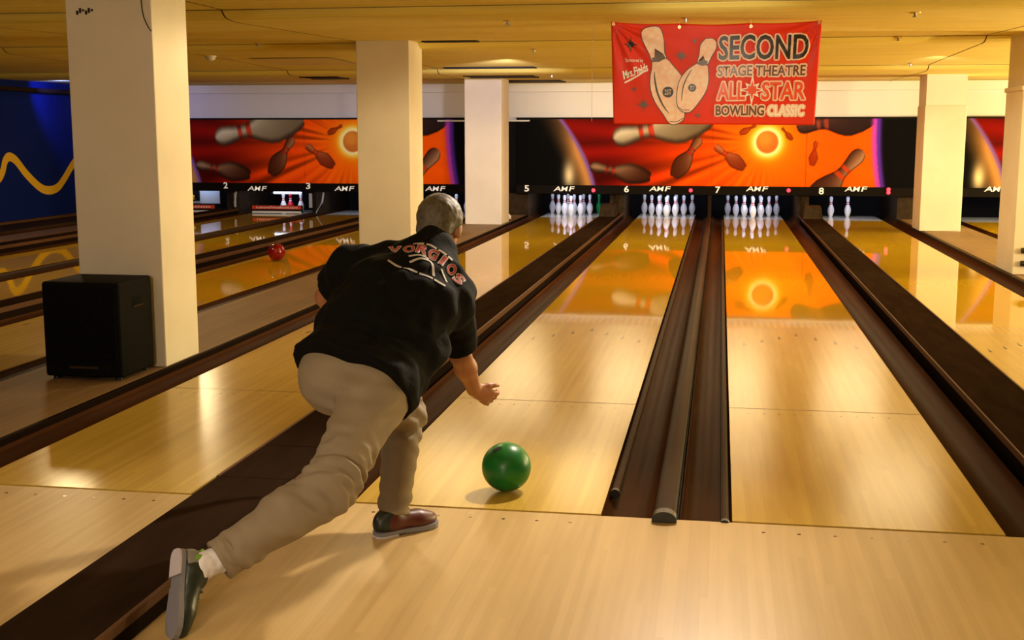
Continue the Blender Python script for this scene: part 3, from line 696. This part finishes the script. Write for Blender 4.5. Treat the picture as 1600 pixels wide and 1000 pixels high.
def words(s, x0, y0, x1, y1, mi, out=10, omi=1, bold=.03, outline=True):
    if outline:
        v, f = text_box(s, x0, y0, x1, y1, offset=.02)
        for k in range(10):
            dx, dy = out*math.cos(k*math.pi/5), out*math.sin(k*math.pi/5); bput([(a+dx, y0+y1-b+dy) for a, b in v], f, omi, EPS*(1+.02*k))
    v, f = text_box(s, x0, y0, x1, y1, offset=bold); bput([(a, y0+y1-b) for a, b in v], f, mi, EPS*2)
words('SECOND', 826, 206, 1384, 362, 2, bold=.02)
words('STAGE THEATRE', 822, 402, 1376, 468, 5, bold=.02)
words('ALL', 824, 508, 1000, 622, 6, bold=.02); words('STAR', 1108, 508, 1382, 622, 6, bold=.02)
words('BOWLING', 816, 660, 1128, 724, 5, bold=.03); words('CLASSIC', 1152, 660, 1382, 724, 3, bold=.01)
star(1045, 560, 104, 3, EPS*1.5, inner=.34); star(1045, 560, 62, 6, EPS*2.4, inner=.42)
words('Sponsored by', 224, 356, 342, 386, 3, outline=False, bold=.01)
v, f = text_box('Mrs.Fields', 0, 0, 176, 52, offset=.03, shear=.35); ca, sa = math.cos(-.36), math.sin(-.36)
bput([(196+a*ca-(52-b)*sa*1.0, 446+a*sa+(52-b)*ca) for a, b in v], f, 3, EPS*1.5)
v, f = ribbon([(218, 516), (260, 494), (310, 466), (372, 424)], [10, 12, 9, 3]); bput(v, f, 3, EPS*1.5)
obj('sheet', mb, ['bannerred', 'bannercream', 'bannerblack', 'bannerwhite', 'bannergrey', 'bannerbrown', 'bannerorange'], bt, smooth='all')
for X in (.012, .33, .67, .988):
    x, y, z = bsurf(X, .02 if X in (.012, .988) else .035, .004); o2 = MB()
    n = 16; vs = []; fs = []
    for k in range(n):
        a = 2*math.pi*k/n
        for r in (.006, .014): vs.append((x+r*math.cos(a), y, z+r*math.sin(a)))
    for k in range(n): j = (k+1) % n; fs.append((2*k, 2*k+1, 2*j+1, 2*j))
    obj('grommet', o2.add(vs, fs), 'brass', bt)
    obj('hanging_cord', MB().tube([(x, y+.003, z), (x, y+.004, ceil_z(BY)+.01)], .002, 5), 'string', bt)
sx, sy_ = .32, 6.6
tag(obj('string', MB().tube([(sx, sy_, ceil_z(sy_)), (sx, sy_, 1.66)], .0018, 5), 'string'), 'thin pale string hanging from the ceiling left of the red banner', 'string')

# ------------------------------------------------------------------ ceiling fittings
def sprinkler(x, y, label):
    z = ceil_z(y); t = thing('sprinkler', label, 'sprinkler', (x, y, z), 'ceiling sprinklers')
    obj('escutcheon', MB().lathe([(.001, .0), (.045, -.001), (.04, -.012), (.014, -.014)][::-1], (x, y, z+.004), 14), 'brass', t, smooth=True)
    obj('sprinkler_head', MB().lathe([(.012, -.012), (.012, -.034), (.022, -.038), (.022, -.043), (.001, -.044)][::-1], (x, y, z+.004), 10), 'steel', t, smooth=True)
for x, y, s in ((-.38, 6.1, 'above the middle left column'), (1.18, 6.1, 'directly above the red banner'), (3.05, 5.9, 'furthest right near the top edge'), (-.76, 10.2, 'beside the long dark slot'),
                (3.45, 9.9, 'middle one right of the banner'), (-1.1, 14.3, 'beside the louvre vents'), (4.1, 13.4, 'above the far right column'), (-4.05, 9.6, 'left of the middle left column')):
    sprinkler(x, y, f'small metal ceiling sprinkler {s}')
t = thing('smoke_detector', 'round white smoke detector on the ceiling right of the wide column', 'smoke detector', (-5.15, 10.75, ceil_z(10.75)))
obj('detector_base', MB().lathe([(.075, .005), (.078, -.012), (.07, -.03)][::-1], (-5.15, 10.75, ceil_z(10.75)), 20), 'plastic', t, smooth=True)
obj('detector_head', MB().lathe([(.06, -.0305), (.058, -.05), (.035, -.064), (.001, -.066)][::-1], (-5.15, 10.75, ceil_z(10.75)), 20), 'plastic', t, smooth=True)
def vent(x0, x1, y0, y1, label, n=1):
    z = min(ceil_z(y0), ceil_z(y1), ceil_z((y0+y1)/2))
    t = thing('ceiling_vent', label, 'ceiling vent', ((x0+x1)/2, (y0+y1)/2, z))
    obj('slot', MB().box(x0, x1, y0, y1, z-.012, z+.03), 'void', t)
    if n > 1: obj('vent_frame', MB().box(x0-.02, x1+.02, y0-.02, y0-.002, z-.018, z+.03).box(x0-.02, x1+.02, y1+.002, y1+.02, z-.018, z+.03), 'capbrown', t)
vent(-2.02, -1.36, 9.60, 9.80, 'long dark ceiling slot beside the middle left column top')
vent(-2.62, -1.25, 13.40, 13.72, 'long dark ceiling slot halfway back, left of the banner')
vent(-2.50, -1.42, 14.40, 14.95, 'first of two dark louvre vents above the pinkish white column', 2)
vent(-2.35, -1.25, 16.4, 17.1, 'second, farther of two dark louvre vents above the pinkish white column', 2)
vent(-5.15, -4.55, 14.3, 14.9, 'small dark ceiling vent between the wide column and the middle left column', 2)
tag(obj('lit_patch', MB().add([(x, y, ceil_z(y)-d) for d in (.004, .010) for y in (11.2, 11.55, 11.9, 12.25, 12.6) for x in (-4.8, -3.65)], [(2*i, 2*i+1, 2*i+3, 2*i+2) for i in range(4)]+[(10+2*i, 10+2*i+2, 10+2*i+3, 10+2*i+1) for i in range(4)]), 'ceil_lit'), 'pale rectangular ceiling panel right of the smoke detector', 'painted light patch')  # lit patch of the ceiling, put in as a sheet of another colour

# ------------------------------------------------------------------ loudspeaker
sx0, sx1, sy0, sy1, sz0, sz1 = -2.63, -2.115, 2.10, 2.55, .03, .645
t = thing('loudspeaker', 'black loudspeaker box standing in front of the wide cream column', 'loudspeaker', ((sx0+sx1)/2, (sy0+sy1)/2, sz0))
obj('cabinet', MB().box(sx0, sx1, sy0, sy1, sz0+.02, sz1, bev=.018, seg=3), 'speaker', t, smooth=True)
obj('grille', MB().box(sx0+.025, sx1-.025, sy0-.012, sy0-.0005, sz0+.12, sz1-.03, bev=.005), 'grille', t)
obj('badge', MB().box(sx0+.17, sx0+.36, sy0-.010, sy0-.0005, sz0+.075, sz0+.09, bev=.002), 'rail', t)
obj('handle_recess', MB().box(sx1-.001, sx1+.003, sy0+.18, sy0+.29, sz1-.16, sz1-.11, bev=.002), 'grille', t)
obj('handle_lip', MB().box(sx1-.001, sx1+.010, sy0+.17, sy0+.30, sz1-.175, sz1-.163, bev=.003), 'rail', t)
for a in (sx0+.05, sx1-.05):
    for b in (sy0+.05, sy1-.05): obj('foot', MB().lathe([(.022, 0), (.022, .019)], (a, b, sz0), 12), 'rubber', t)

# ------------------------------------------------------------------ bowling balls
def ball(c, r, m, label, holes):
    t = thing('bowling_ball', label, 'bowling ball', (c[0], c[1], c[2]-r))
    bm = bmesh.new(); bmesh.ops.create_uvsphere(bm, u_segments=40, v_segments=24, radius=r)
    mb = MB().add([(q.co.x+c[0], q.co.y+c[1], q.co.z+c[2]) for q in bm.verts], [[q.index for q in f.verts] for f in bm.faces]); bm.verts.index_update(); bm.free()
    obj('shell', mb, m, t, 'all')
    for d, hr in holes:
        d = Vector(d).normalized(); a = d.orthogonal().normalized(); b = d.cross(a); P = []
        for k in range(14):
            q = 2*math.pi*k/14; P.append(Vector(c)+(d*r+(a*math.cos(q)+b*math.sin(q))*hr).normalized()*(r+.0006))
        ctr = Vector(c)+d*(r+.0006)
        obj('finger_hole', MB().add(P+[ctr], [(k, (k+1) % 14, 14) for k in range(14)]), 'hole', t)
ball((.612, .285, .1085), .108, 'greenball', "green bowling ball on the lane just past the bowler's hand", [((-.38, -.50, .78), .013), ((-.22, -.45, .86), .013)])
ball((-3.83, 9.45, .109), .1085, 'redball', 'red bowling ball rolling on the lane left of the columns', [((.1, -.6, .8), .013), ((-.1, -.65, .75), .013), ((0, -.3, .95), .015)])
# ------------------------------------------------------------------ the bowler
def V3(*a): return np.array(a, dtype=np.float64)
def nrm(a): return a/np.linalg.norm(a)
class Field:
    """signed distance grid, smooth unions of tapered limbs and ellipsoids"""
    def __init__(s, lo, hi, h):
        s.lo = np.array(lo, float); s.h = h; s.n = np.ceil((np.array(hi)-s.lo)/h).astype(int)+1
        s.F = np.full(s.n, .5, np.float32)
    def block(s, lo, hi, pad):
        a = np.clip(np.floor((lo-pad-s.lo)/s.h).astype(int), 0, s.n); b = np.clip(np.ceil((hi+pad-s.lo)/s.h).astype(int)+1, 0, s.n)
        sl = tuple(slice(i, j) for i, j in zip(a, b))
        ax = [s.lo[i]+s.h*np.arange(a[i], b[i]) for i in range(3)]
        return sl, np.stack(np.meshgrid(*ax, indexing='ij'), -1)
    def union(s, sl, d, k):
        A = s.F[sl]
        hh = np.clip(.5+.5*(A-d)/k, 0, 1) if k > 0 else (d < A)*1.0
        s.F[sl] = (A*(1-hh)+d*hh-k*hh*(1-hh)).astype(np.float32)
    def cap(s, a, b, ra, rb, k=.03, flat=None, q=1.0):
        a = np.array(a, float); b = np.array(b, float); m = max(ra, rb)
        sl, P = s.block(np.minimum(a, b)-m, np.maximum(a, b)+m, k+.03)
        if P.size == 0: return s
        A = P-a; ba = b-a
        if flat is not None:
            fl = nrm(flat); A = A+fl*((A@fl)*(1/q-1))[..., None]; ba = ba+fl*((ba@fl)*(1/q-1))
        t = np.clip((A@ba)/(ba@ba), 0, 1); d = np.linalg.norm(A-t[..., None]*ba, axis=-1)-(ra+(rb-ra)*t)
        s.union(sl, d*min(1, q) if flat is not None else d, k); return s
    def ell(s, c, R, rad, k=.03):
        c = np.array(c, float); m = max(rad); R = np.array(R, float); rad = np.array(rad, float)
        sl, P = s.block(c-m, c+m, k+.03)
        Q = (P-c)@R.T; k0 = np.linalg.norm(Q/rad, axis=-1); k1 = np.linalg.norm(Q/rad**2, axis=-1)
        s.union(sl, k0*(k0-1)/np.maximum(k1, 1e-6), k); return s
    def chain(s, pts, rs, k=.01):
        for a, b, x, y in zip(pts, pts[1:], rs, rs[1:]): s.cap(a, b, x, y, k)
        return s
    def grid(s): return s.block(s.lo, s.lo+s.h*(s.n-1), 0)[1]
    def cut(s, p, nn, near=None, rad=9, k=.006):
        """keep the side where (x-p).n > 0, only within rad of near"""
        P = s.grid(); d = -((P-np.array(p))@nrm(np.array(nn, float)))
        if near is not None: d = np.where(np.linalg.norm(P-np.array(near), axis=-1) < rad, d, -9)
        hh = np.clip(.5-.5*(d-s.F)/k, 0, 1); s.F = (d*(1-hh)+s.F*hh+k*hh*(1-hh)).astype(np.float32); return s
    def waves(s, seed, n, wl, amp, c=None, sig=.2, axis=None):
        P = s.grid(); rs = np.random.RandomState(seed); D = np.zeros(s.F.shape)
        for i in range(n):
            v = rs.normal(size=3)
            if axis is not None: v = nrm(np.array(axis, float))+v*.28
            v = nrm(v)*2*math.pi/(wl*rs.uniform(.7, 1.4)); D += np.sin(P@v+rs.uniform(0, 6.28))
        D *= amp/math.sqrt(n)
        if c is not None: D *= np.exp(-(np.linalg.norm(P-np.array(c), axis=-1)/sig)**2)
        s.F = (s.F+D).astype(np.float32); return s
    def mesh(s):
        F = s.F; S = F < 0; nx, ny, nz = F.shape
        cnt = sum(S[i:nx-1+i, j:ny-1+j, l:nz-1+l].astype(np.int8) for i in (0, 1) for j in (0, 1) for l in (0, 1))
        act = (cnt > 0) & (cnt < 8); I = np.argwhere(act); vid = np.full(act.shape, -1, np.int64); vid[tuple(I.T)] = np.arange(len(I))
        acc = np.zeros((len(I), 3)); num = np.zeros(len(I))
        cor = [(i, j, l) for i in (0, 1) for j in (0, 1) for l in (0, 1)]
        for a in cor:
            for ax in range(3):
                if a[ax]: continue
                b = list(a); b[ax] = 1
                fa = F[tuple((I+a).T)]; fb = F[tuple((I+b).T)]; cr = (fa < 0) != (fb < 0)
                t = np.where(cr, fa/np.where(cr, fa-fb, 1), 0); p = np.array(a, float)+np.zeros((len(I), 3)); p[:, ax] += t
                acc += p*cr[:, None]; num += cr
        Vv = s.lo+s.h*(I+acc/num[:, None]); Q = []
        for ax in range(3):
            o1, o2 = [(1, 2), (2, 0), (0, 1)][ax]
            sa = [slice(None)]*3; sb = [slice(None)]*3; sa[ax] = slice(0, -1); sb[ax] = slice(1, None)
            E = np.argwhere(S[tuple(sa)] != S[tuple(sb)]); E = E[(E[:, o1] > 0) & (E[:, o2] > 0) & (E[:, o1] < F.shape[o1]-1) & (E[:, o2] < F.shape[o2]-1)]
            if len(E) == 0: continue
            d1 = np.zeros(3, int); d1[o1] = 1; d2 = np.zeros(3, int); d2[o2] = 1
            q = np.stack([vid[tuple((E-d1-d2).T)], vid[tuple((E-d2).T)], vid[tuple(E.T)], vid[tuple((E-d1).T)]], 1)
            fl = ~S[tuple(E.T)]; q[fl] = q[fl][:, ::-1]; Q.append(q)
        Q = np.concatenate(Q); Q = Q[(Q >= 0).all(1)]
        return Vv, Q
def sdf_obj(name, f, m, parent, T=None):
    v, q = f.mesh()
    if T is not None: v = v@T[0].T+T[1]
    me = bpy.data.meshes.new(name); me.from_pydata(v.tolist(), [], q.tolist()); me.materials.append(M[m])
    me.polygons.foreach_set('use_smooth', [True]*len(me.polygons))
    bm = bmesh.new(); bm.from_mesh(me); bmesh.ops.recalc_face_normals(bm, faces=bm.faces); bm.to_mesh(me); bm.free()
    o = bpy.data.objects.new(name, me); C.objects.link(o); o.parent = parent
    if not parent.parent: o.matrix_parent_inverse = Matrix.Translation(-Vector(parent.location))
    return o
pelvis = V3(.205, -.57, .70); neck = V3(.385, -.14, 1.085)
shL = V3(.062, -.15, 1.02); shR = V3(.482, -.20, .905)
elR = V3(.489, -.085, .665); wrR = V3(.508, .095, .492)
elL = V3(-.095, -.02, .885); wrL = V3(-.02, .13, .70)
hipR = V3(.300, -.63, .640); kneeR = V3(.234, -1.0, .378); ankR = V3(-.050, -1.245, .195)
hipL = V3(.110, -.53, .670); kneeL = V3(.262, -.13, .425); ankL = V3(.272, -.345, .10)
sp = nrm(neck-pelvis); lat = nrm(shR-shL); lat = nrm(lat-sp*(lat@sp)); bk = nrm(np.cross(lat, sp))
TR = np.stack([lat, sp, bk])
def tor(a, b, c): return pelvis+lat*a+sp*b+bk*c
person = thing('person', 'man bending forward to bowl, in black printed shirt and khaki trousers', 'person', (.28, -.4, 0))
# body: one continuous skin
f = Field((-.32, -1.62, -.02), (.78, .36, 1.36), .0062)
H = V3(.393, -.005, 1.190); uh = nrm(V3(.03, .22, .97)); fh = nrm(V3(.13, .97, -.25)); fh = nrm(fh-uh*(fh@uh)); rh = nrm(np.cross(fh, uh))
HR = np.stack([rh, fh, uh])
def hd(a, b, c): return H+rh*a+fh*b+uh*c
f.ell(hd(0, -.012, .022), HR, (.076, .096, .092), .03)
f.ell(hd(0, .028, -.045), HR, (.060, .070, .078), .03)
f.cap(hd(0, .045, -.098), hd(0, .075, -.095), .030, .022, .03)
f.cap(hd(0, .098, .0), hd(0, .118, -.032), .010, .014, .012); f.cap(hd(-.010, .108, -.036), hd(.010, .108, -.036), .009, .009, .008)
f.cap(hd(-.032, .088, .018), hd(.032, .088, .018), .012, .012, .015)
f.cap(hd(-.020, .094, -.068), hd(.020, .094, -.068), .007, .007, .006); f.cap(hd(-.017, .091, -.080), hd(.017, .091, -.080), .008, .008, .006)
for sg in (-1, 1):
    f.ell(hd(sg*.031, .083, -.004), HR, (.013, .011, .010), .004)
    e = np.stack([nrm(rh*sg*.94-fh*.34), nrm(fh*.94+rh*sg*.34), uh])
    f.ell(hd(sg*.083, -.012, -.018), e, (.009, .020, .034), .008); f.ell(hd(sg*.080, -.004, -.046), e, (.008, .011, .012), .006)
f.cap(neck-sp*.03, hd(0, -.025, -.06), .064, .060, .03)
f.cap(tor(0, .10, -.01), tor(0, .50, -.01), .135, .135, .05, bk, .72); f.cap(tor(-.06, .34, 0), tor(.06, .34, 0), .12, .12, .05, bk, .8)
f.cap(shL, shR, .058, .058, .05); f.ell(tor(0, 0, -.02), TR, (.155, .12, .11), .05)
for a, b, c, r in ((shR, elR, wrR, 1), (shL, elL, wrL, 1)):
    f.cap(a, b, .052, .041, .03); f.cap(b, b+(c-b)*.35, .042, .045, .02); f.cap(b+(c-b)*.35, c, .044, .029, .02)
for a, b, c in ((hipR, kneeR, ankR), (hipL, kneeL, ankL)):
    f.cap(a, b, .088, .056, .05); f.cap(b, b+(c-b)*.35, .054, .057, .02); f.cap(b+(c-b)*.35, c, .055, .036, .02)
def hand(f, wr, d, pn, curl, mirror=1):
    d = nrm(d); pn = nrm(pn-d*(pn@d)); t = np.cross(d, pn)*mirror
    f.cap(wr, wr+d*.03, .028, .027, .015, pn, .75)
    for o in (.024, .008, -.008, -.023): f.cap(wr+d*.028+t*o*.7, wr+d*.085+t*o, .0155, .0130, .012)
    for o, L_, r in ((.030, .070, .0092), (.0105, .078, .0096), (-.0095, .073, .0092), (-.029, .058, .0082)):
        p = wr+d*.088+t*o; pts = [p-d*.02, p]; ang = 0; q = d+t*o*2.2
        for j, (fr, cu) in enumerate(zip((.46, .31, .23), curl)):
            ang += math.radians(cu)*(1+.12*(o < 0)); pts.append(pts[-1]+nrm(nrm(q)*math.cos(ang)+pn*math.sin(ang))*L_*fr)
        f.chain(pts, [r*1.1, r*1.08, r*1.02, r*.94, r*.82], .004)
    b = wr+d*.022+t*.020; f.chain([b, b+t*.022+d*.028+pn*.006, b+t*.036+d*.056+pn*.014, b+t*.040+d*.080+pn*.024], [.015, .0125, .0105, .0088], .006)
hand(f, wrR, V3(.085, .085, -.075), V3(-.55, .75, .35), (24, 34, 22))
hand(f, wrL, V3(.25, .5, -.8), V3(.6, -.5, -.1), (25, 30, 20), -1)
f.cap(ankR, V3(-.10, -1.30, .165), .034, .030, .02)
f.cap(ankL, ankL-V3(0, 0, .05), .034, .032, .02)
body = sdf_obj('body', f, 'skin', person)
# hair: short, grey
f = Field(tuple(H-.17), tuple(H+.17), .0055)
f.ell(hd(0, -.018, .026), HR, (.092, .104, .097), .02); f.cap(hd(-.035, -.080, -.040), hd(.035, -.080, -.040), .034, .034, .04)
f.cap(hd(-.074, -.012, .01), hd(-.070, .0, -.006), .016, .010, .02); f.cap(hd(.074, -.012, .01), hd(.070, .0, -.006), .016, .010, .02)
f.cut(hd(0, .072, .03), -fh*.85+uh*.55); f.cut(hd(0, -.03, -.062), uh*.9-fh*.45)
f.cut(hd(.0, .03, -.01), uh*.75-fh*.65, k=.02)
f.waves(4, 10, .022, .0013)
sdf_obj('hair', f, 'hair', person)
# shirt
f = Field((-.16, -.86, .50), (.66, .14, 1.22), .0085)
f.cap(tor(0, -.04, -.02), tor(0, .22, -.03), .215, .225, .06, bk, .72)
f.cap(tor(-.08, -.07, .005), tor(.10, -.05, .005), .16, .16, .05)
f.cap(tor(-.02, .22, -.02), tor(0, .47, -.01), .222, .170, .06, bk, .70)
f.cap(tor(-.10, .36, .02), tor(.10, .36, .01), .115, .115, .06)
f.cap(shL+sp*-.01, shR+sp*-.01, .085, .088, .06)
f.cap(shL, neck, .075, .068, .05); f.cap(shR, neck, .08, .068, .05)
f.cap(neck-sp*.02, neck+sp*.045+bk*.004, .078, .074, .02)
f.cap(shR, shR+(elR-shR)*1.05, .086, .072, .04)
f.cap(shL, shL+(elL-shL)*.85, .088, .080, .04)
f.cap(tor(.16, -.05, -.03), tor(.18, .2, -.04), .075, .08, .05)
f.waves(11, 7, .13, .0055); f.waves(12, 6, .07, .0028)
f.waves(5, 4, .06, .006, tor(.02, .05, .1), .16, sp); f.waves(6, 4, .05, .006, shR+(elR-shR)*.4+V3(-.05, 0, -.02), .10, elR-shR)
f.cut(tor(0, -.065, 0), sp*1.0-bk*.10+lat*.05, pelvis, .40)
f.cut(shR+(elR-shR)*.86, shR-elR, elR, .14); f.cut(shL+(elL-shL)*.66, shL-elL, elL, .135)
shirt = sdf_obj('shirt', f, 'shirt', person)
# printed lettering on the shirt's back, laid on the cloth by casting it along the back's normal
me = shirt.data; bvh = BVHTree.FromPolygons([q.co for q in me.vertices], [tuple(p.vertices) for p in me.polygons])
ang = .02; pn_ = nrm(bk+lat*.42); l2 = nrm(lat-pn_*(lat@pn_)); s2 = np.cross(pn_, l2); ru = l2*math.cos(ang)+s2*math.sin(ang); su = np.cross(pn_, ru); O = tor(.010, .520, 0)
pm = MB()
def on_back(v2, f2, mi, off):
    bm = bmesh.new(); vv = [bm.verts.new((x, y, 0)) for x, y in v2]
    for q in f2:
        try: bm.faces.new([vv[i] for i in q])
        except ValueError: pass
    bmesh.ops.triangulate(bm, faces=bm.faces[:])
    for _ in range(3):
        lg = [e for e in bm.edges if e.calc_length() > .012]
        if not lg: break
        bmesh.ops.subdivide_edges(bm, edges=lg, cuts=1); bmesh.ops.triangulate(bm, faces=[q for q in bm.faces if len(q.verts) > 3])
    out = []; bm.verts.index_update()
    for q in bm.verts:
        p = Vector(O+ru*q.co.x+su*q.co.y+pn_*.5); h = bvh.ray_cast(p, Vector(-pn_))
        out.append((h[0]+h[1]*off*(1 if h[1].dot(Vector(pn_)) > 0 else -1)) if h[0] else Vector(O+ru*q.co.x+su*q.co.y))
    pm.add(out, [[q.index for q in g.verts] for g in bm.faces], mi); bm.free()
word = 'VORGIOS'; xw = -.150
for i, ch in enumerate(word):
    t_ = (i-3)/3; wd = .012 if ch == 'I' else .036; cx = t_*.134; cy = .012-.030*t_*t_; rot = -.24*t_
    for offn, mi, up in ((.07, 0, .0025), (.02, 1, .0040)):
        v, q = text_box(ch, -wd/2, -.025, wd/2, .025, offset=offn)
        on_back([(cx+a*math.cos(rot)-b*math.sin(rot), cy+a*math.sin(rot)+b*math.cos(rot)) for a, b in v], q, mi, up)
def dash(P, w_, mi=0):
    v, q = ribbon(spline(P, 4), w_); on_back(v, q, mi, .003)
for a, b in ((-.085, -.05), (-.042, .0), (.008, .045), (.053, .075)): dash([(a, .047-.35*a*a*4), ((a+b)/2, .048-.35*((a+b)/2)**2*4), (b, .047-.35*b*b*4)], .010)
for a, b in ((-.135, -.075), (-.068, -.015), (-.008, .045), (.052, .10)): dash([(a, -.118), ((a+b)/2, -.119), (b, -.118)], .010)
dash([(-.060, -.078), (-.035, -.045), (.0, -.030), (.018, -.045), (.045, -.098)], .010)
dash([(-.075, -.052), (-.040, -.028), (-.005, -.022)], .008); dash([(.055, -.040), (.075, -.062), (.098, -.085)], .008)
po = obj('back_print', pm, ['shirtwhite', 'shirtred'], shirt, smooth='all')
# trousers
f = Field((-.22, -1.42, .04), (.52, .04, .90), .0078)
f.ell(tor(0, -.03, -.03), TR, (.198, .15, .135), .05)
f.ell(V3(.110, -.575, .650), np.eye(3), (.120, .118, .120), .05); f.ell(V3(.290, -.645, .610), np.eye(3), (.115, .115, .120), .05)
f.cap(hipR, kneeR, .122, .088, .05); f.cap(kneeR, kneeR+(ankR-kneeR)*.45, .086, .084, .03); f.cap(kneeR+(ankR-kneeR)*.45, ankR+(ankR-kneeR)*.08, .083, .066, .03)
f.cap(hipL, kneeL, .122, .088, .05); f.cap(kneeL, ankL, .082, .062, .03)
f.cap(kneeR+V3(.012, -.03, -.05), kneeR+V3(-.05, -.07, -.075), .05, .05, .03)
ax = kneeR-hipR
f.waves(21, 6, .075, .012, hipR+V3(-.05, -.12, -.05), .16, V3(.3, -.2, .9)); f.waves(22, 5, .055, .014, kneeR+V3(0, .03, .02), .13, ax)
f.waves(23, 5, .09, .006, (kneeR+ankR)/2, .22, V3(.4, .1, .9)); f.waves(24, 5, .05, .007, ankR, .10, ankR-kneeR); f.waves(25, 5, .07, .007, kneeL, .2, V3(.2, .3, .9))
f.waves(26, 5, .045, .006, ankL, .12, V3(0, 0, 1))
f.cut(ankR+(ankR-kneeR)*.02, kneeR-ankR, ankR, .16); f.cut(ankL-V3(0, 0, .025), (0, .15, 1), ankL, .16)
sdf_obj('trousers', f, 'khaki', person)
# cuff turned out at the trailing ankle
dR = nrm(ankR-kneeR)
f = Field(tuple(ankR-.13), tuple(ankR+.13), .006); f.cap(ankR-dR*.035, ankR+dR*.04, .068, .071, .01); f.cut(ankR+dR*.025, -dR); f.cut(ankR-dR*.03, dR)
F2 = Field(tuple(ankR-.13), tuple(ankR+.13), .006); F2.cap(ankR-dR*.2, ankR+dR*.2, .052, .052, .01)
f.F = np.maximum(f.F, -F2.F); f.waves(3, 4, .08, .002); sdf_obj('trouser_cuff', f, 'khaki', person)
# shoes
def shoe_parts(T, name, upper, back, sole, heelm, badge):
    L_ = .285
    f = Field((-.02, -.07, -.01), (.31, .07, .15), .005); I3 = np.eye(3)
    f.ell((.055, 0, .052), I3, (.056, .036, .052), .02); f.cap((.07, 0, .05), (.075, 0, .092), .038, .036, .02)
    f.cap((.08, 0, .055), (.185, 0, .040), .043, .040, .03); f.ell((.215, .003, .034), I3, (.066, .046, .036), .03); f.cut((0, 0, .022), (0, 0, 1))
    f.cut((0, 0, .105), (0, 0, -1)); g = sdf_obj(name, f, upper, person, T)
    def outline(gr=0):
        P = []
        for x_, w_ in ((.0, .012), (.008, .026), (.03, .035), (.07, .035), (.11, .034), (.15, .039), (.19, .046), (.22, .048), (.25, .043), (.272, .028), (.283, .012)): P.append((x_, w_+gr))
        return P+[(x_, -w_) for x_, w_ in P[::-1]]
    def tr(v): return np.array(v)@T[0].T+T[1]
    def slab(z0, z1, x0=-1, x1=1, gr=.003):
        P = [(min(max(a, x0), x1), b) for a, b in outline(gr)]; n_ = len(P)
        return [(a, b, z0) for a, b in P]+[(a, b, z1) for a, b in P], [tuple(range(n_))[::-1], tuple(range(n_, 2*n_))]+[(i, (i+1) % n_, n_+(i+1) % n_, n_+i) for i in range(n_)]
    v, q = slab(.008, .0225); obj('sole', MB().add(tr(v), q), sole, g)
    v, q = slab(.0, .0078, -1, .085); obj('heel', MB().add(tr(v), q), heelm, g)
    v, q = slab(.004, .0078, .12, 1); obj('tread', MB().add(tr(v), q), sole, g)
    f = Field((-.02, -.07, .0), (.16, .07, .15), .005); f.ell((.055, 0, .052), I3, (.060, .040, .056), .02); f.cap((.068, 0, .05), (.070, 0, .092), .041, .039, .02); f.cut((0, 0, .026), (0, 0, 1)); f.cut((0, 0, .101), (0, 0, -1)); f.cut((.052, 0, 0), (-1, 0, .25))
    sdf_obj('heel_counter', f, back, g, T)
    mb_ = MB()
    for i in range(4):
        x_ = .125+i*.022; z_ = .099-i*.010; mb_.tube([tuple(tr((x_, -.026, z_-.016))), tuple(tr((x_+.004, 0, z_+.001))), tuple(tr((x_+.008, .026, z_-.016)))], .0035, 6)
    obj('laces', mb_, 'soledark' if badge else 'rubber', g, smooth=True)
    if badge:
        n_ = 14
        for sg in (-1, 1):
            c = V3(.030, sg*.034, .066); P = [tr(c+V3(.013*math.cos(a*2*math.pi/n_)-.0, sg*.004, .015*math.sin(a*2*math.pi/n_))) for a in range(n_)]+[tr(c+V3(0, sg*.007, 0))]
            obj('side_badge', MB().add(P, [(i, (i+1) % n_, n_) for i in range(n_)]), 'badge', g, smooth='all')
        f = Field((-.03, -.04, .06), (.05, .04, .12), .004); f.cap((.0, -.012, .088), (.0, .012, .088), .007, .007, .008); sdf_obj('heel_tab', f, 'badge', g, T)
    return g
u_ = nrm(V3(.185, .185, 0)); z_ = V3(0, 0, 1); v_ = np.cross(z_, u_)
shoe_parts((np.stack([u_, v_, z_], 1), V3(.215, -.425, 0.0)), 'shoe', 'shoered', 'shoegreen', 'soledark', 'sole', False)
u_ = nrm(V3(.030, -.130, -.226)); z_ = -nrm(V3(-.62, -.78, .0)); z_ = nrm(z_-u_*(z_@u_)); v_ = np.cross(z_, u_)
shoe_parts((np.stack([u_, v_, z_], 1), V3(-.178, -1.335, .245)), 'shoe', 'shoegreen', 'shoegrey', 'soledark', 'sole', True)
f = Field((-.26, -1.46, .05), (.08, -1.12, .32), .006); f.cap(ankR, V3(-.105, -1.305, .178), .046, .042, .02); f.cap(V3(-.105, -1.305, .178), V3(-.12, -1.34, .15), .040, .034, .02)
f.waves(2, 5, .03, .0015); sdf_obj('sock', f, 'sock', person)
f = Field((.18, -.46, .04), (.38, -.24, .2), .006); f.cap(V3(.272, -.350, .12), V3(.268, -.362, .06), .036, .036, .02); sdf_obj('sock', f, 'sock', person)
